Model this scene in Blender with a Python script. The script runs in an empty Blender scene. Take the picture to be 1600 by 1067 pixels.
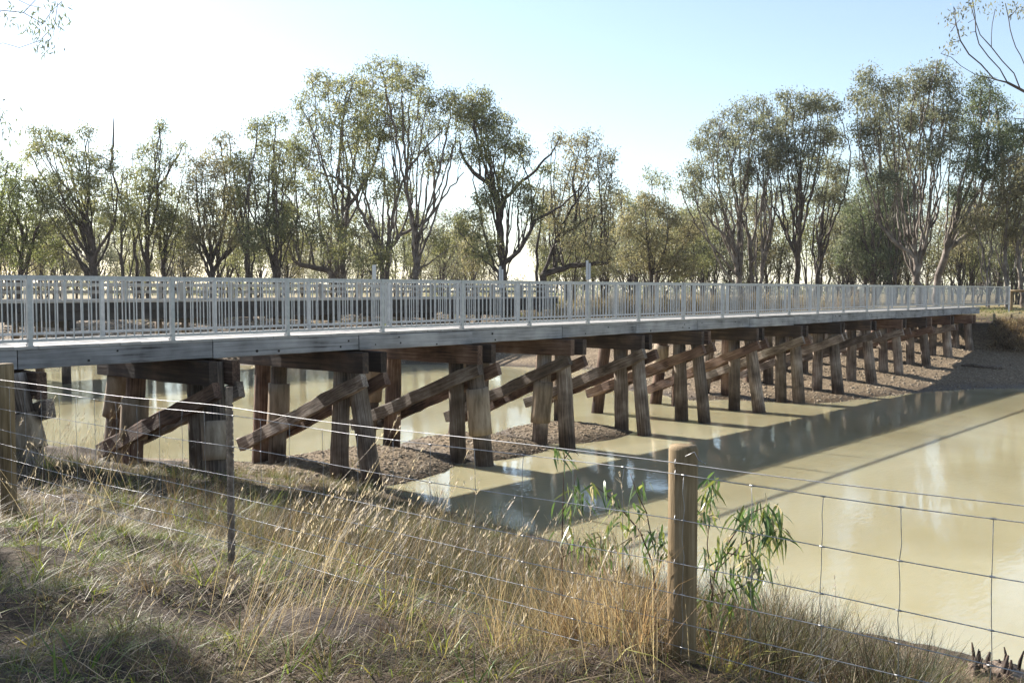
import bpy, math, random
import numpy as np
from mathutils import Vector, Matrix

R = math.radians
rng = np.random.default_rng(7)
random.seed(7)
scene = bpy.context.scene
col = scene.collection

# ------------------------------------------------------------------ camera, sky, sun, exposure
# world axes: X runs along the footbridge away from the near bank, Y across the river bend, Z = 0 is the water level
EYE = 4.43
AXIS = R(49.3)            # view axis, measured from +Y towards +X
FPX = 1555.0              # focal length in pixels of the 1600 px wide photograph
PITCH = math.atan(79.5 / FPX)
SUN_EL = R(31.5)

cam = bpy.data.cameras.new('camera')
cam.sensor_width = 36.0
cam.lens = 36.0 * FPX / 1600.0
cam.clip_start, cam.clip_end = 0.1, 9000
cam_o = bpy.data.objects.new('camera', cam)
cam_o.location = (0, 0, EYE)
cam_o.rotation_euler = (R(90) - PITCH, 0, -AXIS)
col.objects.link(cam_o)
scene.camera = cam_o

world = bpy.data.worlds.new('World')
scene.world = world
world.use_nodes = True
wn = world.node_tree
bg = wn.nodes['Background']
sky = wn.nodes.new('ShaderNodeTexSky')
sky.sky_type = 'NISHITA'
sky.sun_disc = False
sky.sun_elevation = SUN_EL
sky.sun_rotation = 0.0    # sun stands over +Y
sky.air_density = 1.0
sky.dust_density = 0.5
sky.ozone_density = 1.5
hs = wn.nodes.new('ShaderNodeHueSaturation')      # thin winter air: a paler sky
hs.inputs['Saturation'].default_value = 0.88
hs.inputs['Value'].default_value = 1.05
wn.links.new(sky.outputs[0], hs.inputs['Color'])
wn.links.new(hs.outputs[0], bg.inputs['Color'])
bg.inputs['Strength'].default_value = 0.071

sun = bpy.data.lights.new('sun', 'SUN')
sun.energy = 5.0
sun.angle = R(0.53)
sun.color = (1.0, 0.94, 0.86)
sun_o = bpy.data.objects.new('sun', sun)
sun_o.rotation_euler = (R(90) - SUN_EL, 0, R(180))   # light travels towards -Y
sun_o.location = (0, 40, 60)
col.objects.link(sun_o)

scene.view_settings.view_transform = 'Standard'
scene.view_settings.look = 'None'
scene.view_settings.exposure = 1.56
scene.view_settings.gamma = 1.0
scene.cycles.max_bounces = 8
scene.cycles.transparent_max_bounces = 8
scene.cycles.caustics_reflective = False
scene.cycles.caustics_refractive = False

# ------------------------------------------------------------------ helpers
SA, CA = math.sin(AXIS), math.cos(AXIS)

def at(px, py, depth):
    """a point of the place seen at photo pixel (px, py), `depth` metres along the level view axis"""
    a = (px - 800) / FPX
    b = (533.5 - py) / FPX
    cp, sp = math.cos(PITCH), math.sin(PITCH)
    dy = cp + b * sp
    dz = -sp + b * cp
    s = depth / dy
    side = a * s
    return np.array([side * CA + depth * SA, -side * SA + depth * CA, EYE + dz * s])

def tag(o, label=None, cat=None, group=None, kind=None):
    if label: o['label'] = label
    if cat: o['category'] = cat
    if group: o['group'] = group
    if kind: o['kind'] = kind
    return o

def empty(name, loc=(0, 0, 0), label=None, cat=None, group=None):
    o = bpy.data.objects.new(name, None)
    o.location = loc
    o.empty_display_size = 0.2
    col.objects.link(o)
    return tag(o, label, cat, group)

def link(name, me, m, parent=None):
    o = bpy.data.objects.new(name, me)
    if m is not None and not me.materials:
        me.materials.append(m)
    col.objects.link(o)
    if parent is not None:
        o.parent = parent
        # parents are never rotated or scaled, so the inverse is a plain shift
        o.location = -Vector(world_loc(parent))
    return o

def world_loc(o):
    p = Vector(o.location)
    while o.parent is not None:
        o = o.parent
        p = p + Vector(o.location)
    return p

class MB:
    def __init__(self):
        self.v, self.f, self.n = [], [], 0
    def add(self, V, F):
        V = np.asarray(V, float).reshape(-1, 3)
        self.v.append(V)
        k = self.n
        self.f.extend([tuple(int(i) + k for i in q) for q in F])
        self.n += len(V)
    def box(self, c, s):
        x, y, z = [q / 2 for q in s]
        V = np.array([(sx * x, sy * y, sz * z) for sx in (-1, 1) for sy in (-1, 1) for sz in (-1, 1)]) + np.array(c)
        self.add(V, [(0, 1, 3, 2), (4, 6, 7, 5), (0, 4, 5, 1), (2, 3, 7, 6), (0, 2, 6, 4), (1, 5, 7, 3)])
    def tube(self, pts, rad, sides=6, cap=True):
        P = np.asarray(pts, float)
        n = len(P)
        rad = np.broadcast_to(np.asarray(rad, float), (n,))
        T = np.gradient(P, axis=0)
        T /= np.linalg.norm(T, axis=1)[:, None] + 1e-9
        ref = np.array([0.0, 0, 1]) if abs(T[0][2]) < 0.9 else np.array([1.0, 0, 0])
        a = np.cross(T, ref); a /= np.linalg.norm(a, axis=1)[:, None] + 1e-9
        b = np.cross(T, a)
        th = np.arange(sides) * 2 * math.pi / sides
        V = P[:, None, :] + rad[:, None, None] * (a[:, None, :] * np.cos(th)[None, :, None] + b[:, None, :] * np.sin(th)[None, :, None])
        F = []
        for i in range(n - 1):
            for j in range(sides):
                k = (j + 1) % sides
                F.append((i * sides + j, i * sides + k, (i + 1) * sides + k, (i + 1) * sides + j))
        if cap:
            F.append(tuple(range(sides - 1, -1, -1)))
            F.append(tuple((n - 1) * sides + j for j in range(sides)))
        self.add(V.reshape(-1, 3), F)
    def mesh(self, name, smooth=False):
        me = bpy.data.meshes.new(name)
        me.from_pydata(np.concatenate(self.v).tolist(), [], self.f)
        if smooth:
            me.polygons.foreach_set('use_smooth', [True] * len(me.polygons))
        me.update()
        return me
    def build(self, name, m, parent=None, smooth=False):
        return link(name, self.mesh(name, smooth), m, parent)

def quad_mesh(name, V, Q, C=None, smooth=False):
    """fast mesh of quads; C holds one colour for every vertex"""
    me = bpy.data.meshes.new(name)
    V = np.ascontiguousarray(V, np.float32); Q = np.ascontiguousarray(Q, np.int32)
    me.vertices.add(len(V)); me.vertices.foreach_set('co', V.ravel())
    me.loops.add(Q.size); me.loops.foreach_set('vertex_index', Q.ravel())
    me.polygons.add(len(Q))
    me.polygons.foreach_set('loop_start', np.arange(0, Q.size, 4, dtype=np.int32))
    if smooth:
        me.polygons.foreach_set('use_smooth', np.ones(len(Q), bool))
    if C is not None:
        ca = me.color_attributes.new('col', 'FLOAT_COLOR', 'POINT')
        C4 = np.ones((len(V), 4), np.float32); C4[:, :3] = C
        ca.data.foreach_set('color', C4.ravel())
    me.update(calc_edges=True)
    me.validate()
    return me

_w = rng.normal(size=(3, 24, 2)); _ph = rng.uniform(0, 6.28, (3, 24))
def noise2(x, y, s, k=0):
    """smooth pseudo noise about -1..1, s = feature size"""
    x = np.asarray(x, float); y = np.asarray(y, float)
    r = np.zeros(np.broadcast(x, y).shape)
    for i in range(24):
        r = r + np.sin((x * _w[k][i][0] + y * _w[k][i][1]) * 2.4 / s + _ph[k][i])
    return r / 4.6

# ------------------------------------------------------------------ materials
def nodes(name):
    m = bpy.data.materials.new(name)
    m.use_nodes = True
    return m, m.node_tree.nodes, m.node_tree.links, m.node_tree.nodes['Principled BSDF']

def ramp(N, stops):
    r = N.new('ShaderNodeValToRGB')
    el = r.color_ramp.elements
    while len(el) < len(stops): el.new(0.5)
    for e, (p, c) in zip(el, stops):
        e.position = p; e.color = (*c, 1)
    return r

def wood(name, stops, grain=(0.9, 14, 14), rough=0.8, bump=0.35, var=.3, foot=False):
    """weathered timber with its grain along the member's own X"""
    m, N, L, B = nodes(name)
    tc = N.new('ShaderNodeTexCoord'); oi = N.new('ShaderNodeObjectInfo')
    vm = N.new('ShaderNodeVectorMath'); vm.operation = 'MULTIPLY'; vm.inputs[1].default_value = grain
    ad = N.new('ShaderNodeVectorMath'); ad.operation = 'ADD'
    sc = N.new('ShaderNodeMath'); sc.operation = 'MULTIPLY'; sc.inputs[1].default_value = 37.0
    L.new(oi.outputs['Random'], sc.inputs[0])
    L.new(tc.outputs['Object'], vm.inputs[0]); L.new(vm.outputs[0], ad.inputs[0]); L.new(sc.outputs[0], ad.inputs[1])
    n1 = N.new('ShaderNodeTexNoise'); n1.inputs['Scale'].default_value = 1.0; n1.inputs['Detail'].default_value = 8; n1.inputs['Roughness'].default_value = 0.65
    L.new(ad.outputs[0], n1.inputs['Vector'])
    ad2 = N.new('ShaderNodeVectorMath'); ad2.operation = 'ADD'
    L.new(tc.outputs['Object'], ad2.inputs[0]); L.new(sc.outputs[0], ad2.inputs[1])
    n2 = N.new('ShaderNodeTexNoise'); n2.inputs['Scale'].default_value = 1.6; n2.inputs['Detail'].default_value = 4
    L.new(ad2.outputs[0], n2.inputs['Vector'])
    mx = N.new('ShaderNodeMath'); mx.operation = 'MULTIPLY_ADD'; mx.inputs[1].default_value = 0.55
    hf = N.new('ShaderNodeMath'); hf.operation = 'MULTIPLY'; hf.inputs[1].default_value = 0.45
    L.new(n2.outputs['Fac'], hf.inputs[0]); L.new(n1.outputs['Fac'], mx.inputs[0]); L.new(hf.outputs[0], mx.inputs[2])
    r = ramp(N, stops); L.new(mx.outputs[0], r.inputs[0])
    hsv = N.new('ShaderNodeHueSaturation')
    vv = N.new('ShaderNodeMapRange'); vv.inputs['To Min'].default_value = 1 - var; vv.inputs['To Max'].default_value = 1 + var
    L.new(oi.outputs['Random'], vv.inputs['Value']); L.new(vv.outputs[0], hsv.inputs['Value']); L.new(r.outputs[0], hsv.inputs['Color'])
    if foot:       # mud and damp stain up to the usual flood mark
        gg = N.new('ShaderNodeNewGeometry'); sx = N.new('ShaderNodeSeparateXYZ'); L.new(gg.outputs['Position'], sx.inputs[0])
        zz = N.new('ShaderNodeMath'); zz.operation = 'MULTIPLY_ADD'; zz.inputs[1].default_value = 1.1; L.new(n2.outputs['Fac'], zz.inputs[0]); L.new(sx.outputs['Z'], zz.inputs[2])
        mr = N.new('ShaderNodeMapRange'); mr.inputs['From Min'].default_value = .75; mr.inputs['From Max'].default_value = 1.35; L.new(zz.outputs[0], mr.inputs['Value'])
        mm = N.new('ShaderNodeMix'); mm.data_type = 'RGBA'; mm.blend_type = 'MULTIPLY'; mm.inputs['Factor'].default_value = 1
        rm_ = ramp(N, [(0, (.42, .37, .33)), (1, (1, 1, 1))]); L.new(mr.outputs[0], rm_.inputs[0])
        L.new(hsv.outputs[0], mm.inputs[6]); L.new(rm_.outputs[0], mm.inputs[7]); L.new(mm.outputs[2], B.inputs['Base Color'])
    else:
        L.new(hsv.outputs[0], B.inputs['Base Color'])
    B.inputs['Roughness'].default_value = rough
    B.inputs['Specular IOR Level'].default_value = 0.25
    bp = N.new('ShaderNodeBump'); bp.inputs['Strength'].default_value = bump; bp.inputs['Distance'].default_value = 0.03
    L.new(n1.outputs['Fac'], bp.inputs['Height']); L.new(bp.outputs[0], B.inputs['Normal'])
    return m

def noisy(name, stops, scale=4.0, rough=0.8, bump=0.3, metallic=0.0, dist=0.02, spec=0.3, detail=6, stain=False):
    m, N, L, B = nodes(name)
    tc = N.new('ShaderNodeNewGeometry')
    n1 = N.new('ShaderNodeTexNoise'); n1.inputs['Scale'].default_value = scale; n1.inputs['Detail'].default_value = detail; n1.inputs['Roughness'].default_value = 0.6
    if stain:      # run-off streaks down the face
        mp = N.new('ShaderNodeMapping'); mp.inputs['Scale'].default_value = (2.6, 2.6, .45)
        L.new(tc.outputs['Position'], mp.inputs['Vector']); L.new(mp.outputs[0], n1.inputs['Vector'])
    else:
        L.new(tc.outputs['Position'], n1.inputs['Vector'])
    r = ramp(N, stops); L.new(n1.outputs['Fac'], r.inputs[0]); L.new(r.outputs[0], B.inputs['Base Color'])
    B.inputs['Roughness'].default_value = rough; B.inputs['Metallic'].default_value = metallic
    B.inputs['Specular IOR Level'].default_value = spec
    if bump:
        bp = N.new('ShaderNodeBump'); bp.inputs['Strength'].default_value = bump; bp.inputs['Distance'].default_value = dist
        L.new(n1.outputs['Fac'], bp.inputs['Height']); L.new(bp.outputs[0], B.inputs['Normal'])
    return m

def leafy(name, trans=0.45, rough=0.5, spec=0.3, gain=1.0):
    """thin leaves or blades: own colour per leaf, part of the light passes through"""
    m, N, L, B = nodes(name)
    at_ = N.new('ShaderNodeAttribute'); at_.attribute_name = 'col'
    L.new(at_.outputs['Color'], B.inputs['Base Color'])
    B.inputs['Roughness'].default_value = rough; B.inputs['Specular IOR Level'].default_value = spec
    tr = N.new('ShaderNodeBsdfTranslucent')
    g = N.new('ShaderNodeMix'); g.data_type = 'RGBA'; g.blend_type = 'MULTIPLY'; g.inputs['Factor'].default_value = 1.0
    g.inputs[7].default_value = (1.16 * gain, 1.12 * gain, 0.82 * gain, 1)
    L.new(at_.outputs['Color'], g.inputs[6]); L.new(g.outputs[2], tr.inputs['Color'])
    mx = N.new('ShaderNodeMixShader'); mx.inputs[0].default_value = trans
    L.new(B.outputs[0], mx.inputs[1]); L.new(tr.outputs[0], mx.inputs[2])
    L.new(mx.outputs[0], N['Material Output'].inputs['Surface'])
    return m

M = {}
M['pile'] = wood('pile_timber', [(0.33, (0.02, 0.015, 0.012)), (0.43, (0.10, 0.074, 0.054)), (0.53, (0.22, 0.17, 0.13)), (0.66, (0.44, 0.385, 0.325))], grain=(0.9, 34, 34), bump=0.9, foot=True, var=.38)
M['red'] = wood('red_timber', [(0.36, (0.02, 0.013, 0.01)), (0.46, (0.10, 0.058, 0.04)), (0.56, (0.20, 0.125, 0.085)), (0.68, (0.33, 0.25, 0.18))], grain=(0.9, 34, 34), bump=0.9, foot=True)
M['cap'] = wood('dark_timber', [(0.3, (0.012, 0.010, 0.010)), (0.5, (0.05, 0.036, 0.028)), (0.7, (0.15, 0.10, 0.07))], bump=0.5)
M['grey'] = wood('silvered_timber', [(0.34, (0.05, 0.046, 0.044)), (0.42, (0.19, 0.187, 0.187)), (0.56, (0.32, 0.315, 0.315)), (0.7, (0.46, 0.45, 0.44))], grain=(0.7, 12, 26), bump=0.6, var=.1)
M['plank'] = wood('deck_timber', [(0.25, (0.30, 0.28, 0.26)), (0.5, (0.46, 0.44, 0.41)), (0.75, (0.58, 0.56, 0.53))], grain=(9, 1, 9), bump=0.2)
M['pine'] = wood('treated_pine', [(0.34, (0.045, 0.03, 0.016)), (0.45, (0.145, 0.10, 0.05)), (0.56, (0.23, 0.165, 0.09)), (0.68, (0.36, 0.285, 0.19))], grain=(1.6, 26, 26), rough=0.8, bump=0.5, var=.08)
M['white_timber'] = wood('white_timber', [(0.25, (0.22, 0.2, 0.17)), (0.5, (0.34, 0.32, 0.29)), (0.8, (0.46, 0.44, 0.41))], bump=0.2)
M['concrete'] = noisy('collar_concrete', [(0.3, (0.13, 0.095, 0.06)), (0.5, (0.28, 0.21, 0.14)), (0.75, (0.42, 0.34, 0.25))], scale=3.0, bump=0.35, stain=True)
M['galv'] = noisy('galvanised_steel', [(0.3, (0.30, 0.31, 0.315)), (0.7, (0.42, 0.43, 0.435))], scale=9.0, rough=0.42, bump=0.0, metallic=0.35, spec=0.5)
M['wire'] = noisy('wire_steel', [(0.3, (0.22, 0.22, 0.22)), (0.7, (0.42, 0.415, 0.41))], scale=30, rough=0.5, bump=0, metallic=0.85, spec=0.5)
M['picket'] = noisy('rusty_steel', [(0.3, (0.11, 0.085, 0.066)), (0.6, (0.25, 0.20, 0.16)), (0.8, (0.38, 0.32, 0.26))], scale=22, rough=0.7, bump=0.2, metallic=0.2)
M['road_deck'] = noisy('dark_girder_timber', [(0.3, (0.02, 0.018, 0.017)), (0.7, (0.06, 0.052, 0.046))], scale=2.0, rough=0.85, bump=0.2)
M['white'] = noisy('white_paint', [(0.3, (0.50, 0.51, 0.52)), (0.7, (0.62, 0.63, 0.64))], scale=4, rough=0.4, bump=0)
M['bolt'] = noisy('dark_iron', [(0.3, (0.012, 0.010, 0.009)), (0.7, (0.035, 0.028, 0.024))], scale=20, rough=0.7, bump=0.2)
M['bark_dark'] = noisy('dark_bark', [(0.3, (0.025, 0.019, 0.015)), (0.55, (0.075, 0.058, 0.047)), (0.8, (0.15, 0.12, 0.10))], scale=2.2, bump=0.5, dist=0.05)
M['bark_pale'] = noisy('pale_bark', [(0.3, (0.05, 0.038, 0.03)), (0.48, (0.13, 0.105, 0.088)), (0.72, (0.32, 0.285, 0.245))], scale=1.1, bump=0.4, dist=0.04)
M['leaf'] = leafy('gum_leaf', trans=0.52)
M['grass'] = leafy('grass_blade', trans=0.42, gain=1.05)
M['sapling_leaf'] = leafy('sapling_leaf', trans=0.38, rough=0.32, spec=0.5, gain=1.1)
M['twig'] = noisy('red_twig', [(0.3, (0.05, 0.028, 0.022)), (0.7, (0.13, 0.07, 0.05))], scale=14, bump=0)
M['stone'] = noisy('river_stone', [(0.25, (0.055, 0.042, 0.031)), (0.5, (0.205, 0.158, 0.105)), (0.75, (0.40, 0.335, 0.245))], scale=7, bump=0.3, detail=3)

def ground_material():
    m, N, L, B = nodes('bank_soil')
    g = N.new('ShaderNodeNewGeometry')
    def nz(s, d=7, r=0.62):
        n = N.new('ShaderNodeTexNoise'); n.inputs['Scale'].default_value = s; n.inputs['Detail'].default_value = d; n.inputs['Roughness'].default_value = r
        L.new(g.outputs['Position'], n.inputs['Vector']); return n
    n1, n2, n3 = nz(1.2), nz(9.0), nz(0.25, 4)
    mud = ramp(N, [(0.3, (0.055, 0.039, 0.024)), (0.5, (0.165, 0.12, 0.072)), (0.72, (0.31, 0.24, 0.155))])
    L.new(n2.outputs['Fac'], mud.inputs[0])
    soil = ramp(N, [(0.32, (0.018, 0.012, 0.008)), (0.5, (0.05, 0.034, 0.021)), (0.7, (0.10, 0.075, 0.045))])
    L.new(n1.outputs['Fac'], soil.inputs[0])
    field = ramp(N, [(0.3, (0.12, 0.10, 0.045)), (0.5, (0.22, 0.175, 0.085)), (0.7, (0.30, 0.24, 0.13))])
    L.new(n3.outputs['Fac'], field.inputs[0])
    a = N.new('ShaderNodeAttribute'); a.attribute_name = 'zone'
    sep = N.new('ShaderNodeSeparateColor'); L.new(a.outputs['Color'], sep.inputs[0])
    m1 = N.new('ShaderNodeMix'); m1.data_type = 'RGBA'
    L.new(sep.outputs[0], m1.inputs[0]); L.new(soil.outputs[0], m1.inputs[6]); L.new(mud.outputs[0], m1.inputs[7])
    m2 = N.new('ShaderNodeMix'); m2.data_type = 'RGBA'
    L.new(sep.outputs[1], m2.inputs[0]); L.new(m1.outputs[2], m2.inputs[6]); L.new(field.outputs[0], m2.inputs[7])
    # the strip the water keeps wet is darker
    m3 = N.new('ShaderNodeMix'); m3.data_type = 'RGBA'; m3.blend_type = 'MULTIPLY'; m3.inputs[7].default_value = (0.42, 0.40, 0.38, 1)
    L.new(sep.outputs[2], m3.inputs[0]); L.new(m2.outputs[2], m3.inputs[6])
    L.new(m3.outputs[2], B.inputs['Base Color'])
    rr = N.new('ShaderNodeMapRange'); rr.inputs['To Min'].default_value = 0.9; rr.inputs['To Max'].default_value = 0.45
    L.new(sep.outputs[2], rr.inputs['Value']); L.new(rr.outputs[0], B.inputs['Roughness'])
    B.inputs['Specular IOR Level'].default_value = 0.25
    bp = N.new('ShaderNodeBump'); bp.inputs['Strength'].default_value = 0.9; bp.inputs['Distance'].default_value = 0.06
    L.new(n2.outputs['Fac'], bp.inputs['Height']); L.new(bp.outputs[0], B.inputs['Normal'])
    return m
M['ground'] = ground_material()

def water_material():
    m, N, L, B = nodes('muddy_water')
    g = N.new('ShaderNodeNewGeometry')
    n = N.new('ShaderNodeTexNoise'); n.inputs['Scale'].default_value = 0.10; n.inputs['Detail'].default_value = 5; n.inputs['Distortion'].default_value = 1.2
    L.new(g.outputs['Position'], n.inputs['Vector'])
    r = ramp(N, [(0.32, (0.27, 0.237, 0.136)), (0.5, (0.32, 0.288, 0.175)), (0.68, (0.38, 0.35, 0.23))])
    L.new(n.outputs['Fac'], r.inputs[0]); L.new(r.outputs[0], B.inputs['Base Color'])
    B.subsurface_method = 'BURLEY'; B.inputs['Subsurface Weight'].default_value = 0.85; B.inputs['Subsurface Radius'].default_value = (1.0, .75, .42); B.inputs['Subsurface Scale'].default_value = 0.28
    B.inputs['Roughness'].default_value = 0.035
    B.inputs['IOR'].default_value = 1.40
    B.inputs['Specular IOR Level'].default_value = 0.5
    mp = N.new('ShaderNodeMapping'); mp.inputs['Rotation'].default_value = (0, 0, R(40)); mp.inputs['Scale'].default_value = (1.0, 2.6, 1)
    L.new(g.outputs['Position'], mp.inputs['Vector'])
    w1 = N.new('ShaderNodeTexNoise'); w1.inputs['Scale'].default_value = 3.2; w1.inputs['Detail'].default_value = 2.5
    L.new(mp.outputs[0], w1.inputs['Vector'])
    w2 = N.new('ShaderNodeTexNoise'); w2.inputs['Scale'].default_value = 0.22; w2.inputs['Detail'].default_value = 2
    L.new(g.outputs['Position'], w2.inputs['Vector'])
    cr = N.new('ShaderNodeMapRange'); cr.inputs['From Min'].default_value = 0.38; cr.inputs['From Max'].default_value = 0.66; cr.inputs['To Min'].default_value = 0.12; cr.inputs['To Max'].default_value = 1.0
    L.new(w2.outputs['Fac'], cr.inputs['Value'])
    ml = N.new('ShaderNodeMath'); ml.operation = 'MULTIPLY'
    L.new(w1.outputs['Fac'], ml.inputs[0]); L.new(cr.outputs[0], ml.inputs[1])
    bp = N.new('ShaderNodeBump'); bp.inputs['Strength'].default_value = 0.5; bp.inputs['Distance'].default_value = 0.012
    L.new(ml.outputs[0], bp.inputs['Height']); L.new(bp.outputs[0], B.inputs['Normal'])
    return m
M['water'] = water_material()

# ------------------------------------------------------------------ the land
ROWS = [
 (-60, [(-90, 3.3), (0, 3.0), (5, 2.6), (11, 0), (14, -.6), (40, -1.5), (92, -.6), (98, 0), (104, 1), (106, 2.6), (120, 3.2), (400, 3.2)]),
 (2, [(-90, 3.3), (0, 2.85), (4.3, 2.5), (7, 1.6), (9.5, .75), (11.4, .28), (13.0, 0), (14.8, -.5), (30, -1.5), (58, -.5), (61, 0), (66, 1), (67.5, 2.5), (75, 3.1), (400, 3.2)]),
 (10, [(-90, 3.4), (0, 2.8), (4.3, 2.15), (8, 1.25), (11, .5), (13.4, 0), (16, -.5), (30, -1.2), (48, -.4), (52, 0), (58.8, .9), (60.2, 2.3), (66, 3), (400, 3.2)]),
 (16, [(-90, 3.4), (-4, 3.3), (0, 2.8), (4.3, 2.05), (6.9, 1.5), (10.8, .75), (13.6, .2), (14.8, 0), (18, -.35), (30, -.6), (35, -.3), (37.5, 0), (46, .25), (53, .75), (58.5, 1.1), (60, 2.5), (64, 3.05), (400, 3.2)]),
 (21, [(-90, 3.4), (-4, 3.3), (0, 2.8), (4.3, 2.0), (6.9, 1.55), (10.8, .85), (14, .25), (15.5, 0), (18, -.3), (28, -.5), (33, -.2), (35.5, 0), (42, .5), (50, .9), (58, 1.4), (60.5, 2.6), (65, 3.1), (400, 3.2)]),
 (25, [(-90, 3.4), (-4, 3.3), (2, 2.2), (7, 1.4), (11, .5), (13, 0), (16, -.4), (26, -1), (35, -.3), (37, 0), (42, .9), (50, 1.6), (58, 2.3), (64, 3.1), (400, 3.2)]),
 (33, [(-90, 3.4), (-4, 3.2), (2, 2), (7, 1.2), (10.5, .4), (13, 0), (17, -.5), (30, -1), (43, -.3), (45, 0), (49, 1), (56, 2.2), (62, 3.0), (400, 3.2)]),
 (44, [(-90, 3.4), (-6, 3.2), (2, 1.6), (8, .4), (11, 0), (15, -.5), (25, -1), (39, -.3), (42, 0), (47, .6), (54, 1.8), (60, 2.9), (400, 3.2)]),
 (50, [(-90, 3.4), (-6, 3), (2, 1.2), (9, 0), (14, -.5), (24, -1), (32, -.3), (34.5, 0), (40, .5), (50, 1.1), (60, 2.0), (72, 3.1), (400, 3.2)]),
 (64, [(-90, 3.3), (-10, 2.8), (0, .8), (4, 0), (10, -.7), (24, -.6), (30, 0), (38, 1.0), (48, 1.9), (62, 3), (400, 3.2)]),
 (80, [(-90, 3.3), (-20, 2.8), (-10, .8), (-4, 0), (3, -.8), (17, -.6), (24, 0), (32, 1.3), (45, 2.8), (60, 3.2), (400, 3.2)]),
 (120, [(-90, 3.3), (-45, 2.8), (-35, 0), (-25, -1), (-8, -.8), (0, 0), (10, 2), (20, 3.1), (400, 3.2)]),
 (200, [(-140, 3.2), (-100, 2.8), (-88, 0), (-75, -1), (-62, 0), (-45, 3), (400, 3.2)]),
 (400, [(-400, 3.2), (400, 3.2)]),
]
PS = np.array([r[0] for r in ROWS], float)
def height(t, p, rough=True):
    t = np.asarray(t, float); p = np.asarray(p, float)
    t, p = np.broadcast_arrays(t, p)
    tw = t + 0.5 * noise2(t, p, 5.0, 1) * rough
    H = np.stack([np.interp(tw, [q[0] for q in r[1]], [q[1] for q in r[1]]) for r in ROWS])
    i = np.clip(np.searchsorted(PS, p) - 1, 0, len(PS) - 2)
    f = np.clip((p - PS[i]) / (PS[i + 1] - PS[i]), 0, 1)
    Hf = H.reshape(len(ROWS), -1); idx = np.arange(Hf.shape[1]); ii = i.ravel(); ff = f.ravel()
    h = (Hf[ii, idx] * (1 - ff) + Hf[ii + 1, idx] * ff).reshape(t.shape)
    # gravel bars round the feet of the trestles
    bar = np.full(t.shape, -1.0)
    for bt, bw, p0, p1, top in ((16.0, 2.7, 16.75, 21.5, .34), (20.3, 2.15, 17.0, 21.3, .28), (24.7, 2.5, 17.0, 20.8, .24)):
        pe = (p1 + p0) / 2; pw = (p1 - p0) / 2
        d = np.sqrt(((tw - bt) / bw) ** 2 + (np.abs(p - pe) / pw) ** 2.6)
        bar = np.maximum(bar, top * (1 - d ** 2.2))
    h = np.where(bar > h, np.maximum(h, np.maximum(bar, -0.4)), h)
    if rough:
        dist = np.hypot(t, p)
        a = np.clip(1.3 - dist / 90, 0.0, 1)
        damp = np.clip(np.abs(h) * 2.2, 0.25, 1)
        h = h + a * damp * (0.05 * noise2(t, p, 1.7, 0) + 0.03 * noise2(t, p, 0.55, 2) + np.where(t < 12, .05, 0) * noise2(t, p, .8, 1)) + 0.012 * a * noise2(t, p, 0.21, 1)
    return h

def axis_steps(parts):
    out = [parts[0][0]]
    for a, b, s0, s1 in parts:
        x = a
        while x < b - 1e-6:
            f = (x - a) / (b - a)
            x = min(b, x + s0 + (s1 - s0) * f)
            out.append(x)
    return np.array(out)
tx = axis_steps([(-900, -60, 180, 20), (-60, -2, 6, .4), (-2, 19, .14, .14), (19, 64, .2, .3), (64, 120, .4, 3), (120, 400, 4, 40), (400, 1600, 60, 300)])
py_ = axis_steps([(-400, -60, 80, 12), (-60, -3, 5, .5), (-3, 24, .17, .17), (24, 60, .3, .5), (60, 130, .7, 4), (130, 400, 5, 40), (400, 1600, 60, 300)])
TT, PP = np.meshgrid(tx, py_, indexing='ij')
HH = height(TT, PP)
nt, npp = TT.shape
V = np.stack([TT.ravel(), PP.ravel(), HH.ravel()], 1)
ii, jj = np.meshgrid(np.arange(nt - 1), np.arange(npp - 1), indexing='ij')
a0 = (ii * npp + jj).ravel()
Q = np.stack([a0, a0 + npp, a0 + npp + 1, a0 + 1], 1)
zone = np.zeros((len(V), 3))
h_ = V[:, 2]; t_ = V[:, 0]; p_ = V[:, 1]
wob = 0.25 * noise2(t_, p_, 1.5, 2)
far_side = (t_ > 25).astype(float)
zone[:, 0] = np.clip(np.where(far_side > 0, 2.6 + wob * 2 - h_, (0.5 + wob - h_) * 2.5), 0, 1)
bar_zone = (t_ > 12.5) & (t_ < 30) & (p_ > 16) & (p_ < 23)
zone[bar_zone, 0] = np.clip((0.75 - h_[bar_zone]) * 3, 0, 1)
zone[:, 1] = np.clip((h_ - 2.75) * 3, 0, 1) * np.clip((np.hypot(t_, p_) - 45) / 12, 0, 1)
zone[:, 2] = np.clip(1 - (h_ - 0.04 - .05 * wob) / 0.15, 0, 1)
gm = quad_mesh('ground', V, Q, None, True)
ca = gm.color_attributes.new('zone', 'FLOAT_COLOR', 'POINT')
z4 = np.ones((len(V), 4), np.float32); z4[:, :3] = zone
ca.data.foreach_set('color', z4.ravel())
tag(link('ground', gm, M['ground']), 'brown river banks and the flat plain beyond', 'ground', kind='structure')

mb = MB(); mb.add([(-300, -200, 0), (260, -200, 0), (260, 320, 0), (-300, 320, 0)], [(0, 1, 2, 3)])
tag(mb.build('water', M['water']), 'still muddy tan river water under the timber footbridge', 'water', kind='structure')

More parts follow.
